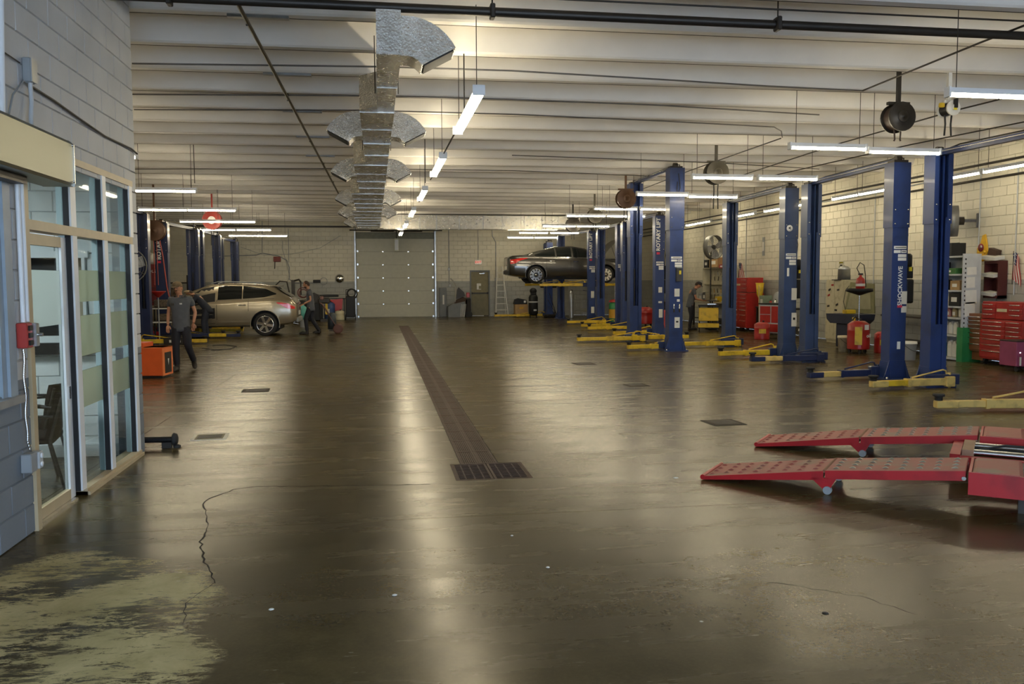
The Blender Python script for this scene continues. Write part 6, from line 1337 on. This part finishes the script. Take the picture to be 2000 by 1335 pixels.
# ---- back wall, right of the roll-up door
ep = thing('electric_cabinet', 'grey floor standing panel box just right of the roll-up door', 'panel', (3.05, YB-.35, 0)); MB().bx(-.17, .17, 0, .3, 0, 1.40, .01).build('panel_box', DG, ep); MB().bx(-.13, .13, -.02, 0, .1, 1.32).build('door', DG, ep); MB().bx(-.02, .06, -.03, -.02, .6, 1.05).build('paper_note', PAPER, ep)
sn = thing('snow_blower', 'dark covered snow blower piled with gear left of the olive door', 'machine', (3.75, YB-1.0, 0)); BRN = mat('tarp_brown', (.06, .035, .022), .8)
MB().prism([(-.50, 0), (.28, 0), (.34, .55), (.30, .75), (-.30, .62), (-.50, .5)], 'y', 0, .7).build('bin', DG, sn); MB().prism([(-.20, .55), (.42, .60), (.40, .85), (.26, .95), (-.1, .8)], 'y', .05, .6).build('tarp', BRN, sn)
MB().prism([(-.10, .85), (.34, 1.0), (.28, 1.18), (.02, 1.42), (-.05, 1.3)], 'y', .2, .3).build('chute_panel', DARKM, sn); MB().tube([(-.12, .3, .7), (-.10, .3, 1.5), (-.26, .3, 1.75), (-.36, .3, 1.85)], .03, 8).build('chute_handle', mat('worn_grey', (.40, .38, .32), .5), sn)
MB().cyl((.50, .0, .12), (.50, .12, .12), .16, 16).build('wheel', RUBBER, sn); MB().box((.46, .1, 1.05), (.16, .1, .24), bev=.02).build('red_cap', TOOLRED, sn)
for k in range(4): MB().cyl((.08+k*.06, -.06, .02), (.13+k*.07, -.02, .62), .012, 6).build('white_rod', LABEL, sn)
MB().box((.44, .3, .45), (.3, .5, .9), bev=.06).build('stacked_sack', mat('sack_dark', (.035, .03, .028), .9), sn)
pipe('conduit', 'conduit dropping down the back wall right of the roll-up door', [(3.38, YB-.03, 4.2), (3.38, YB-.03, 1.6)], .018, GREYM, 'conduit'); pipe('conduit', 'conduit dropping down the back wall right of the olive door', [(5.50, YB-.03, 4.2), (5.52, YB-.03, 3.9), (5.68, YB-.03, 3.6), (5.68, YB-.03, 1.9)], .018, GREYM, 'conduit')
for l, x, z in (('small wall box above the dark panel on the back wall', 3.38, 2.3), ('small wall box at the end of the conduit above the snow blower', 3.42, 1.5), ('small wall box between the olive door and the ladder', 5.68, 1.8)):
    t = thing('wall_box', l, 'wall box', (x, YB-.02, z)); MB().box((0, -.03, 0), (.11, .06, .15), bev=.01).build('box', GREYM, t); MB().box((0, -.062, 0), (.09, .004, .13)).build('cover_plate', LGREY, t)
# ladder
ld = thing('step_ladder', 'tall pale aluminium step ladder leaning against the back wall left of the sedan', 'ladder', (5.88, YB-.75, 0))
for s in (-1, 1): MB().add([(s*.30-.02, -.03, 0), (s*.30+.02, -.03, 0), (s*.30+.02, .03, 0), (s*.30-.02, .03, 0)]+[(s*.13-.05*1+a-.02, b+.45, 2.42) for a, b in ((0, 0), (.04, 0), (.04, .05), (0, .05))], [(0, 1, 2, 3), (4, 5, 6, 7), (0, 1, 5, 4), (1, 2, 6, 5), (2, 3, 7, 6), (3, 0, 4, 7)]).build('side_rail', PAIL, ld)
for k in range(7):
    z = .32+k*.30; w = .30-.18*z/2.4; MB().box((-.03*z/2.4, .47*z/2.42, z), (w*2, .09, .035)).build('step', PAIL, ld)
for s in (-1, 1): MB().cyl((s*.27, .62, 0), (s*.12-.02, .5, 2.38), .014, 6).build('rear_rail', PAIL, ld)
cbx = thing('cardboard_box', 'cardboard box on a dolly with a black case on top beside the ladder', 'box', (6.75, YB-1.0, 0)); MB().box((0, 0, .36), (.62, .45, .46), bev=.01).build('carton', KRAFT, cbx); MB().box((0, -.228, .42), (.2, .004, .1)).build('paper_label', BRASS, cbx); MB().box((0, 0, .10), (.75, .5, .05)).build('dolly', BLACK, cbx)
for x in (-.3, .3): MB().lathe([(.045, -.02), (.045, .02)], 10, (x, -.2, .045), 'x').build('caster', BLACK, cbx)
cs = thing('black_case', 'black case with a small white tag on top of the cardboard box', 'case', (6.72, YB-1.0, .60)); MB().prism([(-.32, 0), (.32, 0), (.28, .20), (-.10, .28), (-.26, .22)], 'y', -.2, .2).build('case', BLACK, cs); MB().box((.2, -.203, .12), (.10, .004, .10)).build('white_tag', mat('white_tag', (.9, .9, .92), .5), cs)
ac = thing('air_compressor', 'black upright tank compressor beside the cardboard box below the raised sedan', 'compressor', (7.15, 39.8, 0)); MB().lathe([(0, .08), (.16, .10), (.22, .2), (.22, .95), (.17, 1.05), (.06, 1.10), (0, 1.1)], 20).build('tank', BLACK, ac); MB().ell((0, 0, 1.24), (.17, .16, .15)).box((0, -.05, 1.12), (.26, .2, .1), bev=.02).build('pump_head', BLACK, ac); MB().lathe([(.223, .70), (.223, .76)], 20).build('label_band', LGREY, ac); MB().box((.05, -.222, .35), (.14, .01, .08)).build('maker_plate', LGREY, ac)
for x in (-.15, .15): MB().cyl((x, 0, 0), (x, 0, .12), .03, 8).build('foot', BLACK, ac)
fj = thing('floor_jack', 'floor jack with two long upright handles behind the blue columns', 'jack', (7.9, 39.5, 0), .3); MB().box((.1, 0, .09), (.7, .3, .12), bev=.02).lathe([(.07, -.16), (.07, .16)], 12, (.35, 0, .07), 'y').lathe([(.06, -.17), (.06, .17)], 12, (-.2, 0, .06), 'y').build('jack_body', DARKM, fj); MB().cyl((.3, -.05, .12), (-.05, 0, 1.15), .018, 6).cyl((.35, .05, .12), (-.1, .05, .85), .014, 6).build('handle', DARKM, fj)
pipe('shelf_bracket', 'small dark shelf on the back wall below the sedan', [(7.9, YB-.06, 1.42), (8.7, YB-.06, 1.42)], .05, BLACK, 'shelf')
can('slim silver gas bottle standing between the far lift columns', (8.78, 38.9, 0), .11, 1.25, GALV, None, 'gas_bottle', 'gas bottle', cast=False)
# ---- back wall, left of the roll-up door
cm = thing('convex_mirror', 'round chrome dome mirror on the back wall left of the roll-up door', 'mirror', (-1.85, YB-.02, 1.86)); MB().ell((0, -.02, 0), (.23, .16, .23), 20, 12).build('dome', CHR, cm); MB().cyl((0, 0, 0), (0, -.05, 0), .1, 10).build('mount', DARKM, cm)
ht = thing('hand_truck', 'old hand truck with a dark tank pushed by the bearded man', 'hand truck', (-1.65, 29.3, 0)); TAN = mat('worn_red_iron', (.10, .04, .03), .6)
MB().tube([(.28, -.16, .14), (-.22, -.16, .98), (-.30, -.16, 1.02)], .016, 6).tube([(.28, .16, .14), (-.22, .16, .98), (-.30, .16, 1.02)], .016, 6).tube([(.1, -.16, .44), (.1, .16, .44)], .014, 6).build('truck_frame', TAN, ht)
for s in (-1, 1): MB().lathe([(.10, -.03), (.15, -.03), (.16, 0), (.15, .03), (.10, .03), (.02, .01)], 16, (.28, s*.22, .16), 'y').build('wheel', TAN, ht)
MB().lathe([(0, 0), (.14, 0), (.14, .5), (.05, .56), (0, .56)], 14, (.08, 0, .14), 'z').build('dark_tank', mat('tank_dark', (.03, .04, .05), .5), ht); MB().box((.16, 0, .10), (.34, .3, .02)).build('toe_plate', DARKM, ht)
tn = thing('propane_tank', 'small teal gas cylinder left of the bearded man', 'gas cylinder', (-2.75, 29.6, 0)); 
tn.location = at(592, 628, y=33.5); tn.location.z = 0; MB().lathe([(0, .30), (.13, .34), (.15, .42), (.15, .70), (.12, .78), (.05, .82), (.05, .88), (0, .88)], 18).build('tank', TEAL, tn); MB().lathe([(.12, 0), (.12, .30)], 14).build('stand', GREYM, tn)
def junk(name, label, cat, loc, bits): 
    t = thing(name, label, cat, loc)
    for nm_, m_, mb in bits: mb.build(nm_, m_, t)
    return t
Yb = 40.4
def xb(px, y=Yb): return at(px, 560, y=y).x
junk('tire_changer', 'black tyre changing machine with a red hose coil by the rear of the gold car', 'tyre changer', (xb(583, 38.5), 38.5, 0), [('cabinet_body', BLACK, MB().box((0, 0, .45), (.62, .6, .9), bev=.04)), ('turntable', STEEL, MB().lathe([(.30, .92), (.32, .95), (.05, .98)], 18)), ('tower', DARKM, MB().box((-.25, .25, 1.2), (.14, .14, 1.2)).tube([(-.25, .25, 1.75), (.02, .1, 1.82), (.1, 0, 1.7)], .04, 8).cyl((.1, 0, 1.75), (.1, 0, 1.15), .03, 8)), ('hose_coil', mat('hose_red2', (.14, .03, .03), .6), MB().tube(arc((.2, 1.25), .22, 0, 2*pi, 18, 'xz', -.2), .02, 6).tube(arc((.22, 1.22), .17, 0, 2*pi, 16, 'xz', -.22), .02, 6))])
junk('tire_balancer', 'dark wheel balancer stand left of the bearded man', 'wheel balancer', (xb(613, 38.8), 38.8, 0), [('cabinet_body', BLACK, MB().box((0, 0, .4), (.55, .5, .8), bev=.05)), ('hood', DARKM, MB().prism([(-.3, .8), (.3, .8), (.22, 1.12), (0, 1.25), (-.22, 1.12)], 'y', -.1, .15)), ('shaft', STEEL, MB().cyl((.25, 0, .85), (.45, 0, .85), .03, 8))])
bb = junk('hose_drum_rack', 'large black hose coil machine standing behind the gold car', 'hose rack', (xb(549, 39.2), 39.2, 0), [('rack', DARKM, MB().tube([(-.3, 0, 0), (-.3, 0, 1.5), (-.05, 0, 1.75), (.25, 0, 1.72), (.34, 0, 1.3), (.34, 0, 0)], .03, 8)), ('shelf_board', DARKM, MB().box((0, 0, .8), (.7, .5, .05)))])
junk('work_station', 'dark cluttered stand with a red bag beside the roll-up door', 'stand', (xb(650, 40), 40.0, 0), [('frame', DARKM, MB().box((0, 0, .95), (1.1, .4, .05)).box((-.5, 0, .48), (.05, .4, .95)).box((.5, 0, .48), (.05, .4, .95))), ('vise', BLACK, MB().box((-.1, 0, 1.07), (.7, .2, .10), bev=.03).cyl((-.6, 0, 1.08), (.2, 0, 1.08), .03, 8)), ('red_bag', TOOLRED, MB().prism([(-.15, .90), (.45, .95), (.40, .45), (.30, .36), (-.05, .38), (-.15, .55)], 'y', -.28, -.18)), ('white_rag', PAIL, MB().box((-.05, -.22, .80), (.14, .04, .22), bev=.01))])
can('blue plastic barrel under the dark stand by the roll-up door', (xb(643, 39.6), 39.6, 0), .24, .80, mat('barrel_blue', (.03, .07, .20), .5), PAPER, cast=False)
can('tan barrel under the red bag by the roll-up door', (xb(662, 39.6), 39.6, 0), .22, .42, BEIGE, None, cast=False)
junk('welding_cart', 'tall black welding cart with coiled leads nearest the roll-up door', 'cart', (xb(684, 39.8), 39.8, 0), [('cabinet_body', BLACK, MB().box((0, 0, .58), (.42, .5, .95), bev=.04)), ('lead_coil', RUBBER, MB().tube(arc((.05, 1.2), .18, 0, 2*pi, 18, 'xz', -.1), .03, 6).tube(arc((.08, 1.15), .22, 0, 2*pi, 18, 'xz', -.05), .028, 6)), ('handle', DARKM, MB().tube([(-.2, .2, 1), (-.2, .2, 1.35), (.2, .2, 1.35), (.2, .2, 1)], .018, 6)), ('wheel', RUBBER, MB().cyl((-.24, -.1, .12), (-.2, -.1, .12), .12, 12).cyl((.2, -.1, .12), (.24, -.1, .12), .12, 12))])
junk('drain_stand', 'yellow and dark dolly behind the bearded man', 'dolly', (xb(637, 38.2), 38.2, 0), [('post', YEL, MB().box((0, 0, .55), (.10, .1, .5))), ('frame', DARKM, MB().box((-.1, 0, .9), (.5, .3, .25), bev=.05).box((0, 0, .05), (.5, .4, .1))), ('bag', mat('pinkish', (.22, .12, .11), .7), MB().ell((-.18, -.1, 1.0), (.10, .10, .10)))])
wb2 = thing('wall_regulator', 'small red hose box on the back wall left of the roll-up door', 'wall box', (xb(543, YB), YB-.02, at(543, 506, y=YB).z)); MB().box((0, -.08, 0), (.32, .16, .24), bev=.02).build('box', mat('box_darkred', (.22, .03, .02), .5), wb2); MB().tube([(-.1, -.1, -.1), (-.12, -.1, -.45)], .02, 6).build('hose_end', DARKM, wb2)
def bwl(pts, dy=.055): return [at(x, y, y=YB-dy) for x, y in pts]
for pts, r, l in (([(430, 500), (500, 498), (512, 494), (545, 500), (560, 508), (565, 522), (565, 545), (575, 552), (615, 553)], .022, 'thick grey conduit curving across the back wall to the dark socket'),
    ([(512, 380+16), (512, 492)], .016, 'thin conduit dropping down the back wall at the red box'), ([(563, 446), (564, 512)], .012, 'thin conduit on the back wall above the curved bend'), ([(552, 470), (552, 488), (558, 508), (566, 540), (560, 552)], .010, 'thin cable hanging on the back wall behind the gold car'), ([(470, 482), (515, 498), (570, 496), (625, 484), (665, 460)], .008, 'slack thin cable sagging along the back wall'), ([(585, 575), (690, 574)], .012, 'thin rail along the back wall above the cluttered stands')):
    pipe('conduit', l, bwl(pts), r, GREYM, 'conduit')
sk = thing('wall_socket', 'black cord socket with a looped cable on the back wall', 'socket', (at(619, 549, y=YB).x, YB-.03, at(619, 549, y=YB).z)); MB().box((0, -.05, 0), (.34, .1, .14), bev=.02).build('box', BLACK, sk); MB().tube(arc((.32, 0), .17, 0, 2*pi, 20, 'xz', -.05), .010, 5).build('looped_cord', GREYM, sk)
tag(MB().bx(XL, DX0-.2, YB-.12, YB-.02, 4.28, 4.36).build('header_pipe', DARKM), 'dark beam running along the top of the back wall left of the roll-up door', 'beam')
# ---- left bays: carts behind the walking man
lc = thing('tool_cart', 'dark tool cart heaped with parts behind the walking man, white edge trim', 'tool cart', at(326, 668, z=0), 0)
MB().bx(-.45, .35, 0, .5, .95, 1.0, .01).bx(-.45, .35, 0, .5, .55, .60).bx(-.45, .35, 0, .5, .12, .18).build('shelf_board', DARKM, lc)
for x in (-.43, .33):
    for y in (.03, .47): MB().bx(x-.02, x+.02, y-.02, y+.02, 0, .98).build('leg', DARKM, lc)
MB().bx(-.45, .35, -.01, 0, .56, .60).bx(-.45, .35, -.01, 0, .96, .99).build('edge_trim', PAIL, lc); MB().box((-.1, .2, 1.12), (.5, .3, .22), bev=.04).box((.0, .2, .72), (.5, .3, .2), bev=.04).build('parts_heap', mat('heap', (.12, .09, .06), .6, bump=.8, var=.6, scale=25), lc)
fs_ = thing('funnel_stand', 'red funnel on a thin stand behind the walking man', 'funnel', at(312, 669, z=0)); MB().lathe([(.03, 1.30), (.20, 1.45), (.22, 1.48), (.20, 1.48), (.02, 1.34)], 18).build('funnel_body', TOOLRED, fs_); MB().cyl((0, 0, 0), (0, 0, 1.35), .016, 8).lathe([(.2, 0), (.2, .03), (.03, .05)], 14).build('stand', GREYM, fs_)
rb_ = thing('tool_chest', 'dark red tool cabinet on the left seen between the lift columns', 'tool chest', (-7.9, 31.0, 0), 0); MB().bx(-.4, .5, 0, .5, .1, 2.35, .01).build('cabinet_body', mat('tool_darkred', (.18, .02, .02), .45), rb_); drawers(rb_, -.4, .5, 0, .15, 1.6, [1]*6, mat('tool_darkred', (.18, .02, .02), .45), DARKM, .6, .01)
text('TOOLS', .14, LABEL, rb_, (.15, -.02, 2.1), (pi/2, 0, 0)); dm = MB().ell((0, .2, 2.55), (.42, .25, .22)); dm.build('pale_cover', PAIL, rb_)
tag(MB().tube([at(312, 470, y=26.5), at(318, 500, y=26.5), at(326, 560, y=26.3), at(338, 610, y=26.2)], .018, 6).build('red_hose', mat('hose_red', (.35, .05, .03), .5)), 'red hose hanging from the rusty reel down between the left lift columns', 'hose')
for i, (px, py, m_, d) in enumerate(((300, 655, RED, (.4, .3, .25)), (322, 640, mat('wood_tan', (.35, .2, .09), .6), (.7, .3, .12)), (345, 664, DARKM, (.6, .4, .2)))):
    p = at(px, py+8, z=0); carton(['small red box on the floor beside the left lift', 'tan board on the floor behind the orange cabinet', 'low dark crate on the floor behind the walking man'][i], tuple(p), d, m_, rz=0)
junk('shelf_rack', 'dark loaded rack against the far left wall between the columns', 'rack', (-8.6, 35.5, 0), [('upright', DARKM, MB().box((-1.2, 0, 1), (.06, .5, 2)).box((1.2, 0, 1), (.06, .5, 2)).box((0, 0, .5), (2.4, .5, .05)).box((0, 0, 1.1), (2.4, .5, .05)).box((0, 0, 1.7), (2.4, .5, .05))), ('stored_parts', mat('heap2', (.14, .10, .07), .6, var=.7, scale=9), MB().box((-.6, 0, .75), (.8, .4, .4), bev=.05).box((.4, 0, 1.3), (.9, .4, .35), bev=.05).box((.3, 0, .7), (.7, .4, .3), bev=.05).box((-.5, 0, 1.9), (.9, .4, .3), bev=.05))])
cbl = tag(MB().tube([at(x, y, z=.01) for x, y in ((395, 680), (420, 683), (450, 681), (462, 676), (440, 673), (415, 674))], .010, 6).build('floor_hose', RUBBER), 'thin black hose lying on the floor behind the walking man', 'hose')
# bits on the floor
for i, (px, py, r) in enumerate(((771, 1162, .010), (1000, 1046, .007), (1070, 1108, .008), (1320, 933, .016), (530, 1190, .010), (1612, 1197, .012))):
    p = at(px, py, z=0); tag(MB().lathe([(0, 0), (r*1.6, .001), (r, .005), (0, .006)], 7).build('floor_debris', PAPER if i < 5 else DARKM, None, (p.x, p.y, .001)), ['white scrap on the floor below the drain head', 'tiny white fleck on the floor below the drain head', 'tiny white fleck on the floor right of the drain head', 'dark clod on the floor left of the front red ramp', 'white scrap on the floor beside the worn paint patch', 'small dark ring on the floor in the right foreground'][i], 'debris')
sw = thing('floor_tools', 'two thin rods lying on the floor between the nearest lift columns', 'rods', at(1690, 722, z=0)); MB().cyl((-.25, 0, .01), (.05, -.12, .01), .008, 6).cyl((.15, .05, .01), (.4, -.05, .01), .008, 6).build('rod', STEEL, sw)
bpy.context.view_layer.update()
